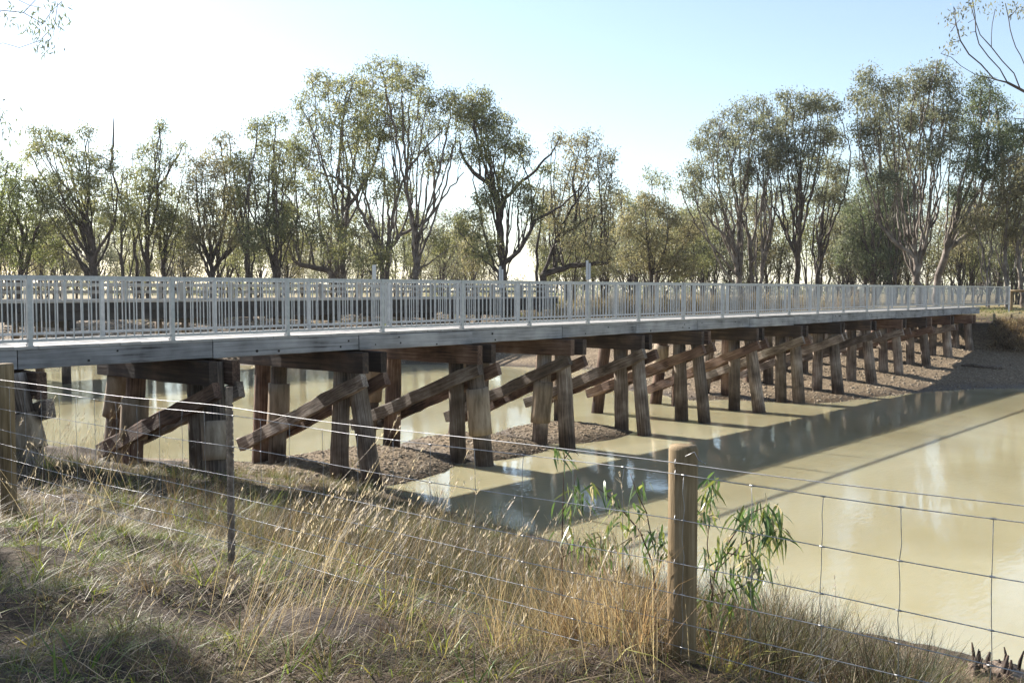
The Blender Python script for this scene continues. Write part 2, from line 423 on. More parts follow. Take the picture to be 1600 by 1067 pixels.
# ------------------------------------------------------------------ timber members
def beam_mesh(name, L, w, h, jit=0.006, segs=8, cham=0.012):
    """squared, slightly worn timber along X, centred on the origin"""
    c = cham
    prof = np.array([(-w/2 + c, -h/2), (w/2 - c, -h/2), (w/2, -h/2 + c), (w/2, h/2 - c), (w/2 - c, h/2), (-w/2 + c, h/2), (-w/2, h/2 - c), (-w/2, -h/2 + c)])
    m = MB(); n = 8
    V = []
    for i in range(segs + 1):
        x = -L/2 + L * i / segs
        sh = rng.normal(0, jit, 2)
        for k in range(n):
            V.append((x, prof[k][0] + sh[0] + rng.normal(0, jit * .4), prof[k][1] + sh[1] * .6 + rng.normal(0, jit * .4)))
    F = [(i*n + j, i*n + (j+1) % n, (i+1)*n + (j+1) % n, (i+1)*n + j) for i in range(segs) for j in range(n)]
    F.append(tuple(range(n - 1, -1, -1))); F.append(tuple(segs*n + j for j in range(n)))
    m.add(V, F)
    return m.mesh(name)

def log_mesh(name, L, r0, r1, sides=14, segs=9, jit=0.04):
    """round timber along X from x = 0 (r0) to x = L (r1), a little fluted"""
    m = MB(); V = []
    ph = rng.uniform(0, 6.28, 4); dent = rng.normal(0, jit, sides)
    for i in range(segs + 1):
        f = i / segs
        r = r0 + (r1 - r0) * f
        off = 0.04 * r0 * np.array([math.sin(3 * f + ph[0]), math.sin(4 * f + ph[1])])
        for k in range(sides):
            th = 2 * math.pi * k / sides
            rr = r * (1 + dent[k] * .3 + 0.5 * jit * math.sin(5 * f + ph[2] + 3 * th) + rng.normal(0, jit * .3))
            V.append((L * f, off[0] + rr * math.cos(th), off[1] + rr * math.sin(th)))
    F = [(i*sides + j, i*sides + (j+1) % sides, (i+1)*sides + (j+1) % sides, (i+1)*sides + j) for i in range(segs) for j in range(sides)]
    F.append(tuple(range(sides - 1, -1, -1))); F.append(tuple(segs*sides + j for j in range(sides)))
    m.add(V, F)
    return m.mesh(name, True)

def place(o, a, b, parent, start=False, roll=0.0):
    """lay a member along a -> b (its X axis); start: origin at a, otherwise at the middle"""
    a, b = Vector(a), Vector(b)
    x = (b - a).normalized()
    up = Vector((0, 0, 1)) if abs(x.z) < .95 else Vector((0, 1, 0))
    y = up.cross(x).normalized(); z = x.cross(y)
    m = Matrix((x, y, z)).transposed().to_4x4() @ Matrix.Rotation(roll, 4, 'X')
    o.rotation_euler = m.to_euler()
    base = a if start else (a + b) / 2
    o.location = base - world_loc(parent) if parent else base
    return o

def beam(name, a, b, w, h, m, parent, jit=0.006, roll=0.0, segs=8):
    L = (Vector(b) - Vector(a)).length
    o = link(name, beam_mesh(name, L, w, h, jit, segs), m, parent)
    return place(o, a, b, parent, roll=roll)

def log(name, a, b, r0, r1, m, parent, jit=0.04, sides=14):
    L = (Vector(b) - Vector(a)).length
    o = link(name, log_mesh(name, L, r0, r1, sides, jit=jit), m, parent)
    return place(o, a, b, parent, start=True)

# ------------------------------------------------------------------ the timber footbridge
NEAR, FAR = 17.1, 19.9           # faces of the two edge beams
fb = empty('timber_footbridge', (0, 18.5, 0), 'long low footbridge on old timber trestles with a galvanised steel railing, crossing the muddy river', 'footbridge')
BENTS = [7.2 + 3.71 * k for k in range(-1, 15)]
DECK_END = 61.5

# deck boards: one deck, boards across with narrow gaps
mb = MB(); x = -2.0
while x < DECK_END:
    w = rng.uniform(.19, .225)
    mb.box((x + w / 2, (NEAR + FAR) / 2 + rng.normal(0, .006), 3.465 + rng.normal(0, .002)), (w - .003, FAR - NEAR + .03, .05))
    x += w
mb.build('deck', M['plank'], fb)
for yy in (17.75, 18.5, 19.25):
    beam('stringer', (-2, yy, 3.255), (DECK_END, yy, 3.255), .22, .36, M['cap'], fb, .004, segs=30)
cuts = [-2.0] + BENTS[1:] + [DECK_END]
for side in (NEAR + .09, FAR - .09):
    for a, b in zip(cuts[:-1], cuts[1:]):
        dz = rng.normal(0, .016); e = rng.normal(0, .012)
        f = beam('edge_beam', (a + .011, side + e, 3.268 + dz * .3), (b - .011, side + e, 3.268 + dz), .18, .33, M['grey'], fb, .0045, segs=10)
        s = -1 if side < 18 else 1
        for q in range(rng.integers(2, 5) if s < 0 else 0):
            bm_ = MB()
            bx_ = rng.uniform(a + .25, b - .25); bz = 3.27 + rng.choice([-.08, .07]) + rng.normal(0, .02)
            th = np.arange(9) * 2 * math.pi / 9; r_ = rng.uniform(.014, .030)
            yy = side + e + s * .09
            A = np.stack([bx_ + r_ * np.cos(th), np.full(9, yy - s * .02), bz + r_ * np.sin(th)], 1)
            Bv = A.copy(); Bv[:, 1] = yy + s * .012
            bm_.add(np.concatenate([A, Bv]), [(j, (j+1) % 9, 9 + (j+1) % 9, 9 + j) for j in range(9)] + [tuple(range(9, 18))])
            bo = bm_.build('bolt', M['bolt'], None)
            bo.parent = f
            bo.matrix_parent_inverse = (Matrix.Translation(Vector((0, 18.5, 0))) @ f.matrix_basis).inverted()

# trestles
def gh(t, p): return float(height(t, p))
for k, t in enumerate(BENTS):
    t = t + rng.normal(0, .06)
    c0, c1 = 2.62 + rng.normal(0, .02), 3.07
    near_end = 16.72 + rng.normal(0, .07); far_end = 21.15 + rng.normal(0, .12)
    zt = (c0 + c1) / 2
    for s in (-1, 1):
        beam('headstock', (t + s * .27, near_end + rng.normal(0, .04), zt), (t + s * .27, far_end, zt), .17, c1 - c0, M['red'] if rng.random() < .3 else M['cap'], fb, .008)
    far_bank = t > 36
    spec = [(17.12, 17.12 - rng.uniform(.2, .6)), (17.72, 17.72 - rng.uniform(-.05, .1)), (20.05, 20.05 + rng.uniform(-.02, .12)), (20.72, 20.72 + rng.uniform(.2, .6))]
    if k == 3: spec[0] = (17.32, 16.82)
    for q, (pt, pb) in enumerate(spec):
        tb = t + rng.normal(0, .11)
        zb = gh(tb, pb) - .45
        r0, r1 = rng.uniform(.215, .255), rng.uniform(.185, .21)
        zt_p = 3.02 if q in (0, 3) else 2.98
        mat = M['red'] if (q >= 2 and rng.random() < .5) else M['pile']
        a, b = Vector((tb, pb, zb)), Vector((t, pt, zt_p))
        o = log('pile', a, b, r0, r1, mat, fb, .05)
        has = {1: (0, 2), 2: (0, 2, 3), 3: (2,), 4: (0, 3), 5: (1, 3), 6: (2,), 8: (3,)}.get(k, ())
        if k - 0 in (1, 2, 3, 4, 5, 6, 8) and q in has:
            lo = rng.uniform(.28, .42) if q != 3 else rng.uniform(.45, .55); hi = lo + rng.uniform(.26, .36)
            pa, pb_ = a.lerp(b, lo), a.lerp(b, hi)
            rc = r0 * 1.19
            cme = log_mesh('concrete_collar', (pb_ - pa).length, rc * 1.02, rc, 18, 5, .012)
            co = link('concrete_collar', cme, M['concrete'], None)
            co.parent = o
            co.location = (lo * (b - a).length, 0, 0)
    # pair of diagonal braces bolted either side of the piles, high at the near face
    if 0 <= k <= 14:
        zlow = max(gh(t, 21.0) + .25, .62 + rng.normal(0, .05))
        zlow = min(zlow, 1.9)
        for s in (-1, 1):
            dy, dz = rng.normal(0, .12), rng.normal(0, .06)
            br_ = beam('brace', (t + s * .30, 21.25 + dy, zlow + dz), (t + s * .30, 16.55 + dy * .5, 2.50 + dz * .5), .15, .31, M['red'] if rng.random() < .65 else M['pile'], fb, .018, segs=14)

HAZE = True
# railing: two sides, one panel and one post per bay
def panel_mesh(L):
    m = MB()
    m.tube([(0, 0, 1.155), (L, 0, 1.155)], .001, 4)
    m.v.clear(); m.f.clear(); m.n = 0
    m.box((L / 2, 0, 1.165), (L, .055, .06))
    m.box((L / 2, 0, .09), (L, .04, .05))
    n = 16
    for i in range(n):
        x_ = L * (i + .5) / n
        m.box((x_, 0, .625), (.0185, .0185, 1.02))
    return m.mesh('rail_panel')
def post_mesh():
    m = MB()
    m.box((0, 0, .585), (.078, .07, 1.224))
    m.box((0, .005, .006), (.10, .085, .012))
    for sx in (-.05, .05):
        m.box((sx * .8, .05, .02), (.02, .02, .02))
    return m.mesh('rail_post')
BAY, T0 = 2.648, 7.43
pm, qm = panel_mesh(BAY - .082), post_mesh()
for side in (NEAR + .05, FAR - .05):
    for k in range(-3, 24):
        t = T0 + BAY * k
        if k <= 22:
            o = link('rail_post', qm, M['galv'], fb); o.location = Vector((t, side, 3.492)) - Vector(fb.location)
        if k < 22:
            o = link('rail_panel', pm, M['galv'], fb); o.location = Vector((t + .041, side, 3.492)) - Vector(fb.location)
    # last short bay on the far bank, ending at a white end post
    mb = MB(); mb.box((T0 + BAY * 22 + 1.1, side, 4.657), (2.12, .05, .06)); mb.box((T0 + BAY * 22 + 1.1, side, 3.597), (2.12, .04, .05))
    for i in range(13):
        mb.box((T0 + BAY * 22 + .12 + .16 * i, side, 4.124), (.021, .021, 1.004))
    tag(mb.build('rail_panel', M['galv'], fb), 'short end bay of the railing on the far bank')
    mb = MB(); mb.box((T0 + BAY * 22 + 2.22, side, 3.90), (.09, .09, 1.62))
    tag(mb.build('end_post', M['white'], fb), 'white end post of the railing')

# ------------------------------------------------------------------ the old road bridge behind
rb = empty('road_bridge', (20, 50, 0), 'dark timber road bridge with pale two rail guard fence behind the footbridge', 'road bridge')
RB0, RB1, RA, RE = 46.0, 53.5, -30.0, 58.7
mb = MB(); mb.box(((RA + RE) / 2, (RB0 + RB1) / 2, 3.80), (RE - RA, RB1 - RB0, .14)); mb.build('deck', M['white_timber'], rb)
for yy in (46.3, 47.9, 49.5, 51.1, 52.7):
    beam('girder', (RA, yy, 3.36), (RE, yy, 3.36), .36, .70, M['road_deck'], rb, .004, segs=24)
for yy in (RB0 + .01, RB1 - .01):
    beam('fascia', (RA, yy, 3.66), (RE, yy, 3.66), .1, .38, M['road_deck'], rb, .003, segs=24)
    beam('kerb', (RA, yy, 3.925), (RE, yy, 3.925), .22, .10, M['white_timber'], rb, .003, segs=24)
t = RA + .6; gp = []
while t < RE: gp.append(t); t += 3.0
for yy, s in ((RB0 + .12, 1), (RB1 - .12, -1)):
    for t in gp:
        o = beam('guard_post', (t, yy, 3.87), (t, yy, 4.86), .2, .2, M['white_timber'], rb, .004, segs=2)
    for zz in (4.71, 4.36):
        beam('guard_rail', (RA, yy + s * .13, zz), (RE, yy + s * .13, zz), .08, .15, M['white_timber'], rb, .004, segs=40)
for t in np.arange(RA + 4, RE, 8.0):
    beam('headstock', (t, RB0 + .2, 2.83), (t, RB1 - .2, 2.83), .34, .36, M['road_deck'], rb, .006)
    for yy in (46.9, 49.7, 52.5):
        log('pile', (t, yy, min(0, gh(t, yy)) - .6 if gh(t, yy) < .5 else gh(t, yy) - .5), (t, yy, 2.66), .22, .19, M['pile'], rb)

# ------------------------------------------------------------------ roadside markers by the road bridge
def marker(px, top, depth, w, label, cat, two):
    c = at(px, 454, depth); z1 = at(px, top, depth)[2]; base = gh(c[0], c[1])
    if RB0 < c[1] < RB1 and c[0] < RE: base = 3.87
    r = empty('marker_post' if two else 'road_sign', (c[0], c[1], base), label, cat)
    m = MB(); m.tube([(c[0], c[1], base - .25), (c[0], c[1], z1)], .035, 8); m.build('pole', M['galv'], r)
    d = np.array([CA, -SA])
    for s in ((-1, 1) if two else (1,)):
        hw = w * .42 if two else w / 2
        q = c[:2] + d * (s * w * .3 if two else 0)
        m = MB()
        zl = z1 - (1.5 if two else .85)
        n = np.array([SA, CA]) * .012
        pts = []
        for zz in (zl, z1 - (.22 if s > 0 and two else 0)):
            for e in (-hw / 2, hw / 2):
                for f in (-1, 1):
                    pts.append((q[0] + d[0] * e + n[0] * f - SA * .05, q[1] + d[1] * e + n[1] * f - CA * .05, zz))
        m.add(pts, [(0, 1, 3, 2), (4, 6, 7, 5), (0, 4, 5, 1), (2, 3, 7, 6), (0, 2, 6, 4), (1, 5, 7, 3)])
        m.build('board', M['white'], r)
marker(585, 414, 58, .45, 'small white board on a pole in front of the biggest gum tree', 'sign', False)
marker(783, 416, 69, .3, 'shorter white marker post beneath the dark forked gum', 'marker post', True)
marker(919, 407, 78, .36, 'taller white marker post of two narrow boards at the end of the road bridge', 'marker post', True)

# log barrier at the far end of the footbridge
lb = empty('log_barrier', (70, 17.4, gh(70, 17.4)), 'low post and rail log barrier past the far end of the footbridge', 'barrier')
for t, p in ((70.2, 17.6), (70.6, 15.6), (71.0, 13.6)):
    log('post', (t, p, gh(t, p) - .4), (t, p, gh(t, p) + 1.35), .11, .105, M['pine'], lb)
log('rail', (70.0, 17.7, gh(70, 17) + 1.32), (71.05, 13.3, gh(71, 14) + 1.32), .075, .07, M['pine'], lb)

# ------------------------------------------------------------------ stones
def stones(name, pts, size, m, label, flat=.6):
    n = len(pts)
    base = np.array([(-1, -1, -1), (1, -1, -1), (1, 1, -1), (-1, 1, -1), (-1, -1, 1), (1, -1, 1), (1, 1, 1), (-1, 1, 1)], float)
    sc = np.array([1, 1, .82, .9, .7, .62, .72, .6])
    B = base[None] * rng.uniform(.55, 1.05, (n, 8, 1)) * sc[None, :, None]
    s = (size * np.exp(rng.normal(0, .45, n)))[:, None, None]
    th = rng.uniform(0, 6.28, n); c, q = np.cos(th)[:, None], np.sin(th)[:, None]
    X = B[:, :, 0] * c - B[:, :, 1] * q; Y = B[:, :, 0] * q + B[:, :, 1] * c
    V = np.stack([X, Y * rng.uniform(.6, 1, (n, 1)), B[:, :, 2] * flat], 2) * s + pts[:, None, :]
    q0 = np.array([(0, 3, 2, 1), (4, 5, 6, 7), (0, 1, 5, 4), (1, 2, 6, 5), (2, 3, 7, 6), (3, 0, 4, 7)])
    Q = (q0[None] + 8 * np.arange(n)[:, None, None]).reshape(-1, 4)
    return tag(link(name, quad_mesh(name, V.reshape(-1, 3), Q), m), label, 'gravel', kind='stuff')

def scatter(n, t0, t1, p0, p1, lo=-9, hi=9, dens=None):
    t = rng.uniform(t0, t1, n); p = rng.uniform(p0, p1, n); h = height(t, p)
    k = (h > lo) & (h < hi)
    if dens is not None: k &= rng.random(n) < dens(t, p)
    return np.stack([t[k], p[k], h[k]], 1)
g1 = scatter(26000, 13, 30, 16, 23, .0, .55)
g2 = scatter(30000, 33, 62, 11, 34, -.02, 2.2)
g3 = scatter(14000, 24, 62, 40, 82, .05, 2.6)
stones('gravel', np.concatenate([g1, g2]), np.concatenate([np.full(len(g1), .020), np.full(len(g2), .035)]), M['stone'], 'grey brown gravel and clods on the bars and bank under the footbridge')
stones('rubble', g3, np.full(len(g3), .11), M['stone'], 'pale rubble on the bank below the road bridge')

# ------------------------------------------------------------------ grass
def blades(roots, L, W, lean, ang, droop, C):
    """curved ribbons: V (n*8), Q (n*3)"""
    n = len(roots)
    s = np.array([0, .38, .72, 1.0])
    d = np.stack([np.cos(ang), np.sin(ang)], 1)
    out = L[:, None] * (lean[:, None] * s + droop[:, None] * s ** 2.2 * .7)
    up = L[:, None] * (s * np.sqrt(np.clip(1 - np.minimum(lean, .95) ** 2, .05, 1))[:, None] - droop[:, None] * s ** 2.4 * .45)
    P = roots[:, None, :] + np.stack([d[:, None, 0] * out, d[:, None, 1] * out, up], 2)
    wa = ang + math.pi / 2 + rng.normal(0, .7, n)
    wv = np.stack([np.cos(wa), np.sin(wa), np.zeros(n)], 1)
    wp = np.array([1.0, .85, .55, .08])
    o = W[:, None, None] * .5 * wp[None, :, None] * wv[:, None, :]
    V = np.stack([P - o, P + o], 2).reshape(n, 8, 3)
    q0 = np.array([(0, 1, 3, 2), (2, 3, 5, 4), (4, 5, 7, 6)])
    Q = (q0[None] + 8 * np.arange(n)[:, None, None]).reshape(-1, 4)
    Cv = np.repeat(C, 8, axis=0)
    return V.reshape(-1, 3), Q, Cv

def merge(parts):
    V, Q, C, k = [], [], [], 0
    for v, q, c in parts:
        V.append(v); Q.append(q + k); C.append(c); k += len(v)
    return np.concatenate(V), np.concatenate(Q), np.concatenate(C)

STRAW = np.array([.40, .345, .265]); TAN = np.array([.21, .165, .125]); GREEN = np.array([.085, .135, .03]); OLIVE = np.array([.15, .155, .055]); BROWN = np.array([.10, .066, .045]); YEL = np.array([.42, .36, .12]); BLUEG = np.array([.09, .12, .07])
STRAW, TAN, OLIVE, BROWN = STRAW * np.array([.92, .86, .74]), TAN * np.array([.85, .76, .62]), OLIVE * .9, BROWN * .75
GREEN = np.array([.10, .165, .03])
def pick(n, cols, w):
    w = np.asarray(w, float)
    if w.ndim == 1:
        k = rng.choice(len(cols), n, p=w / w.sum())
    else:
        cw = np.cumsum(w / w.sum(1, keepdims=True), 1)
        k = (rng.random(n)[:, None] > cw).sum(1).clip(0, len(cols) - 1)
    return np.array(cols)[k] * np.exp(rng.normal(0, .22, n))[:, None]

def in_view(pts, m=1.2):
    x = pts[:, 0] * CA - pts[:, 1] * SA; z = pts[:, 0] * SA + pts[:, 1] * CA
    return (z > 1.2) & (np.abs(x) < z * .515 * m + 1.0)

def tufts(n_tuft, per, t0, t1, p0, p1, lo, hi, L, W, spread, lean, droop, cols, w, dens=None, lean_dir=None, near=True):
    c = scatter(n_tuft, t0, t1, p0, p1, lo, hi, dens)
    c = c[in_view(c)]
    k = np.repeat(np.arange(len(c)), per)
    n = len(k)
    r = c[k].copy()
    rad = np.abs(rng.normal(0, spread, n)); th = rng.uniform(0, 6.28, n)
    r[:, 0] += rad * np.cos(th); r[:, 1] += rad * np.sin(th)
    r[:, 2] = height(r[:, 0], r[:, 1]) - .015
    ts = np.exp(rng.normal(0, .28, len(c)))[k]
    ang = th + rng.normal(0, .6, n)
    if lean_dir is not None: ang = lean_dir + rng.normal(0, .7, n)
    Ln = L * np.minimum(ts * np.exp(rng.normal(0, .3, n)), 1.45)
    tone = pick(len(c), cols, w)[k] * .6 + pick(n, cols, w) * .4
    return blades(r, Ln, np.full(n, W) * rng.uniform(.6, 1.3, n), np.clip(np.abs(rng.normal(lean, .2, n)), 0, .93), ang, np.abs(rng.normal(droop, droop * .5, n)), tone)

def patch_dry(t, p): return np.clip(.5 + .6 * noise2(t, p, 2.6, 1), .05, 1)
def patch_green(t, p): return np.clip(.5 - .6 * noise2(t, p, 2.6, 1), .05, 1)
def bare(t, p): return (noise2(t, p, .9, 0) > -.6).astype(float)
def both(f): return lambda t, p: f(t, p) * bare(t, p)
YG = np.array([.22, .26, .045])
def off_right(t, p): return (p > .31 * t + .05).astype(float)
parts = []
# short matted sward
parts.append(tufts(17000, 10, .5, 7, -1, 12, .3, 9, .085, .0050, .07, .6, .7, [GREEN, OLIVE, YG, TAN, STRAW], [4.2, 2.4, 4.2, .7, .5], both(patch_green)))
parts.append(tufts(15000, 10, .5, 7, -1, 12, .3, 9, .10, .0045, .07, .66, .7, [BROWN, TAN, STRAW, OLIVE, GREEN], [3, 2.4, 1.1, 1.6, 1], both(patch_dry)))
parts.append(tufts(9000, 8, 6, 15.5, -1, 19, .12, 9, .13, .007, .10, .6, .6, [BROWN, TAN, STRAW, OLIVE, GREEN], [1.8, 2.2, 1.3, 2, 1.8], bare))
# tussocks
parts.append(tufts(420, 60, .8, 7, -1, 12, .3, 9, .17, .0042, .055, .42, .8, [OLIVE, TAN, STRAW, GREEN, YG], [2.4, 1.0, .6, 3, 1.4], patch_green))
parts.append(tufts(420, 60, 1, 9, -1, 14, .3, 9, .20, .0038, .06, .45, .8, [TAN, STRAW, BROWN, OLIVE], [2.4, 1.2, 2.8, 1.4], patch_dry))
parts.append(tufts(520, 40, 6, 14.5, 0, 19, .15, 9, .27, .0055, .08, .42, .6, [TAN, STRAW, BROWN, OLIVE, GREEN], [2.2, 1.2, 2.2, 1.8, 1.8], off_right))
# broader green and yellowing blades
parts.append(tufts(90, 11, 1.0, 5, 0, 9, .3, 9, .26, .0105, .05, .4, .75, [GREEN, YG, YEL, OLIVE], [2.4, 2, 1.2, 1]))
parts.append(tufts(60, 16, 6, 12, 6, 17, .4, 9, .33, .012, .06, .35, .6, [GREEN, YG, OLIVE], [2, 2, 1]))
Vg, Qg, Cg = merge(parts)
tag(link('grass', quad_mesh('grass', Vg, Qg, Cg), M['grass']), 'matted dry and green grass over the near bank', 'grass', kind='stuff')

# fallen straw lying about
n = 17000
c = scatter(n, .5, 12, -1, 16, .25, 9); c = c[in_view(c)]; n = len(c); c[:, 2] += .03
lit = blades(c, rng.uniform(.12, .5, n), rng.uniform(.003, .007, n), np.full(n, .93), rng.uniform(0, 6.28, n), rng.uniform(0, .25, n), pick(n, [STRAW, TAN, BROWN, STRAW * 1.25], [1.6, 2.4, 2.6, .5]))
tag(link('straw', quad_mesh('straw', *lit), M['grass']), 'bleached straw lying flat in the grass of the near bank', 'straw', kind='stuff')

# reeds and tall thin stems along the water's edge and right of the near post
parts = [tufts(420, 44, 6.2, 11.5, 4.6, 11.5, .1, 2.2, .46, .0048, .09, .3, .4, [BROWN, OLIVE * .7, BLUEG * .7, TAN, STRAW], [3, 2, 1.6, 1.4, .6]),
         tufts(230, 34, 7.5, 14.5, 4.2, 14, .08, 1.5, .50, .0050, .09, .25, .3, [BROWN, TAN * .8, BLUEG, STRAW * .7], [2.6, 2.0, 1.6, .8]),
         tufts(170, 64, 4.7, 8.0, .4, 4.4, .3, 2.6, .42, .0042, .10, .3, .35, [BROWN * .6, BLUEG * .55, TAN * .55, OLIVE * .7], [2.6, 2, 1.2, .6], off_right),
         tufts(22, 60, 4.2, 5.0, 2.4, 3.9, .3, 4, .55, .0036, .07, .22, .3, [STRAW, TAN, np.array([.30, .20, .12])], [2, 2, 1.6])]
tag(link('reeds', quad_mesh('reeds', *merge(parts)), M['grass']), 'tall thin brown reeds along the water edge of the near bank', 'reeds', kind='stuff')

# seed-headed stalks: bent stems with a pale feathery head
def stalks(c, L, lean_dir, lean=.35):
    n = len(c)
    Ls = L * np.exp(rng.normal(0, .2, n)); ang = lean_dir + rng.normal(0, .45, n)
    ln = np.clip(np.abs(rng.normal(lean, .14, n)), 0, .8); dr = np.abs(rng.normal(.14, .08, n))
    colr = pick(n, [STRAW, TAN, STRAW * 1.2], [2, 1.5, 1.5])
    stem = blades(c, Ls, np.full(n, .0042), ln, ang, dr, colr)
    tip = (stem[0].reshape(n, 8, 3)[:, 6] + stem[0].reshape(n, 8, 3)[:, 7]) / 2
    prev = (stem[0].reshape(n, 8, 3)[:, 4] + stem[0].reshape(n, 8, 3)[:, 5]) / 2
    d = tip - prev; d /= np.linalg.norm(d, axis=1)[:, None]
    k = np.repeat(np.arange(n), 9); m = len(k)
    f = rng.uniform(-.11, .02, m)
    r = tip[k] + d[k] * f[:, None]
    hl = np.clip(1 - np.abs(f + .05) / .1, .2, 1)
    a2 = np.arctan2(d[k, 1], d[k, 0]) + rng.normal(0, .9, m)
    head = blades(r, rng.uniform(.025, .05, m) * hl, np.full(m, .0058), np.clip(rng.normal(.5, .2, m), .1, .9), a2, np.full(m, .1), np.repeat(colr * .5 + np.array([.33, .29, .26]), 9, 0))
    return merge([stem, head])
def at_ground(px, py):
    """where the sight line through a photo pixel meets the near bank"""
    lo, hi = 2.0, 40.0
    for z in np.arange(3.0, 30.0, .1):
        q = at(px, py, z)
        if q[2] < gh(q[0], q[1]): return q
    return q
groups = []
for (px, py, n, L, sx, sy, ld) in ((440, 985, 70, .82, 60, 30, -.5), (520, 930, 60, .75, 60, 25, -.4), (130, 800, 44, .75, 70, 30, 2.2), (60, 765, 50, .95, 50, 12, .3), (120, 735, 30, .9, 40, 8, .3), (620, 985, 50, .75, 110, 30, -.4), (230, 770, 30, .6, 60, 25, .5), (1010, 1060, 40, .62, 90, 10, .8), (700, 1040, 36, .6, 90, 18, -.2), (300, 1050, 30, .5, 140, 18, -.3), (900, 980, 50, .7, 90, 30, 0), (1220, 1040, 14, .55, 50, 10, 0), (60, 860, 24, .7, 40, 40, .4), (790, 930, 40, .7, 100, 30, -.3)):
    cc = []
    for i in range(n):
        q = at_ground(px + rng.normal(0, sx), min(1066, py + rng.normal(0, sy)))
        cc.append(q)
    groups.append(stalks(np.array(cc), L, ld))
tag(link('seed_grass', quad_mesh('seed_grass', *merge(groups)), M['grass']), 'pale seed headed grass stalks leaning over on the near bank', 'grass', kind='stuff')

# far bank: tussocks hanging over the cut bank, dry grass on top, reeds by the road bridge
parts = [tufts(420, 30, 58.8, 62, 5, 16.2, 1.2, 2.95, .55, .022, .12, .5, 1.0, [TAN, STRAW, BROWN], [2.4, 1.6, 1.4], lean_dir=math.pi),
         tufts(2600, 7, 59, 85, 2, 24, 2.2, 4, .16, .022, .15, .5, .4, [OLIVE, STRAW, GREEN, TAN], [2.4, 1.6, 2.4, 1.4])]
tag(link('tussocks', quad_mesh('tussocks', *merge(parts)), M['grass']), 'brown tussock grass hanging over the cut far bank', 'grass', kind='stuff')
parts = [tufts(420, 26, 52, 66, 24, 46, 1.3, 4, 1.25, .03, .3, .2, .35, [TAN, STRAW, TAN * .7, OLIVE], [3, 2.2, 1.4, 1]),
         tufts(1800, 9, 40, 110, 44, 110, 1.6, 4, .45, .05, .4, .4, .4, [OLIVE, STRAW, TAN, GREEN], [2, 2, 2, 1])]
tag(link('tall_reeds', quad_mesh('tall_reeds', *merge(parts)), M['grass']), 'golden brown reeds and rough grass on the far bank behind the footbridge', 'reeds', kind='stuff')

# ------------------------------------------------------------------ wire fence on the near bank
FT = 4.35
fe = empty('wire_fence', (FT, 4.5, gh(FT, 4.5)), 'stock wire fence with timber posts and a rusty steel picket on the grassy near bank', 'fence')
def fence_post(p, top, r, label):
    g_ = gh(FT, p)
    L = top - (g_ - .5)
    m = MB(); V = []; sides = 22; ph = rng.uniform(0, 6.28, 3)
    zs = [(0, 1), (.25, 1.0), (.5, .995), (.75, .99), (1 - .02 / L, .985), (1, .90)]
    for f, s in zs:
        for k in range(sides):
            th = 2 * math.pi * k / sides
            V.append((L * f, r * s * (1 + .012 * math.sin(3 * th + ph[0])) * math.cos(th), r * s * math.sin(th)))
    n = len(zs)
    F = [(i*sides + j, i*sides + (j+1) % sides, (i+1)*sides + (j+1) % sides, (i+1)*sides + j) for i in range(n - 1) for j in range(sides)]
    F.append(tuple(range(sides - 1, -1, -1))); F.append(tuple((n-1)*sides + j for j in range(sides)))
    m.add(V, F)
    o = link('fence_post', m.mesh('fence_post', True), M['pine'], fe)
    place(o, (FT, p, g_ - .5), (FT, p, top), fe, start=True)
    tag(o, label)
    return o
pp = fence_post(2.60, 3.65, .075, 'round treated pine post standing in long grass near the camera')
fence_post(10.62, 3.68, .078, 'weathered pine post below the end of the railing')
fence_post(-1.5, 3.62, .075, None)
# steel picket: three ribs with a row of holes and notches
pz, pt_, pb_ = 6.66, 3.69, gh(FT, 6.66) - .4
m = MB()
for a_ in (R(90), R(210), R(330)):
    d = np.array([math.cos(a_), math.sin(a_)]); nrm = np.array([-d[1], d[0]]) * .0035
    zz = np.arange(pb_, pt_ + .001, .012)
    for i in range(len(zz) - 1):
        w = .033 if (i % 4) else .026
        b0 = np.array([FT + .03, pz]) + d * .0015; b1 = b0 + d * w
        P = [(*(b0 - nrm), zz[i]), (*(b1 - nrm), zz[i]), (*(b1 + nrm), zz[i]), (*(b0 + nrm), zz[i]), (*(b0 - nrm), zz[i+1]), (*(b1 - nrm), zz[i+1]), (*(b1 + nrm), zz[i+1]), (*(b0 + nrm), zz[i+1])]
        m.add(P, [(0, 1, 5, 4), (1, 2, 6, 5), (2, 3, 7, 6), (3, 2, 1, 0), (4, 5, 6, 7)])
tag(m.build('steel_picket', M['picket'], fe), 'thin notched rusty steel picket')
OFF = [0, .061, .293, .513, .663, .803, .925, 1.04]
def wire_z(p, k):
    b = 3.595 - .007 * p
    return b - OFF[k] + .006 * math.sin(p * 2.1 + k) + (-.012 * math.sin(math.pi * ((p - 2.6) % 4.02) / 4.02))
WX = FT - .082
for k in range(8):
    m = MB(); ps = np.arange(-2.0, 16.3, .15)
    pts = np.array([(WX + (.10 if 0 else 0) + .004 * math.sin(q * 3 + k), q, wire_z(q, k)) for q in ps])
    m.tube(pts, .0025, 5)
    m.build('line_wire', M['wire'], fe, True)
m = MB()
for q in np.arange(1.117 - .355 * 8, 16.2, .355):
    q = q + rng.normal(0, .012)
    pts = [(WX, q + rng.normal(0, .004), wire_z(q, 1) - (wire_z(q, 1) - wire_z(q, 7)) * f) for f in np.linspace(0, 1, 13)]
    m.tube(pts, .0018, 4)
    for k in range(1, 8):
        z = wire_z(q, k)
        m.tube([(WX, q - .012, z), (WX, q + .012, z)], .0042, 6)
m.build('stay_wires', M['wire'], fe, True)
m = MB()
for k in range(6):
    z = wire_z(2.6, k)
    m.tube([(WX - .004, 2.592, z + .02), (WX - .012, 2.592, z), (WX - .004, 2.592, z - .02)], .0022, 5)
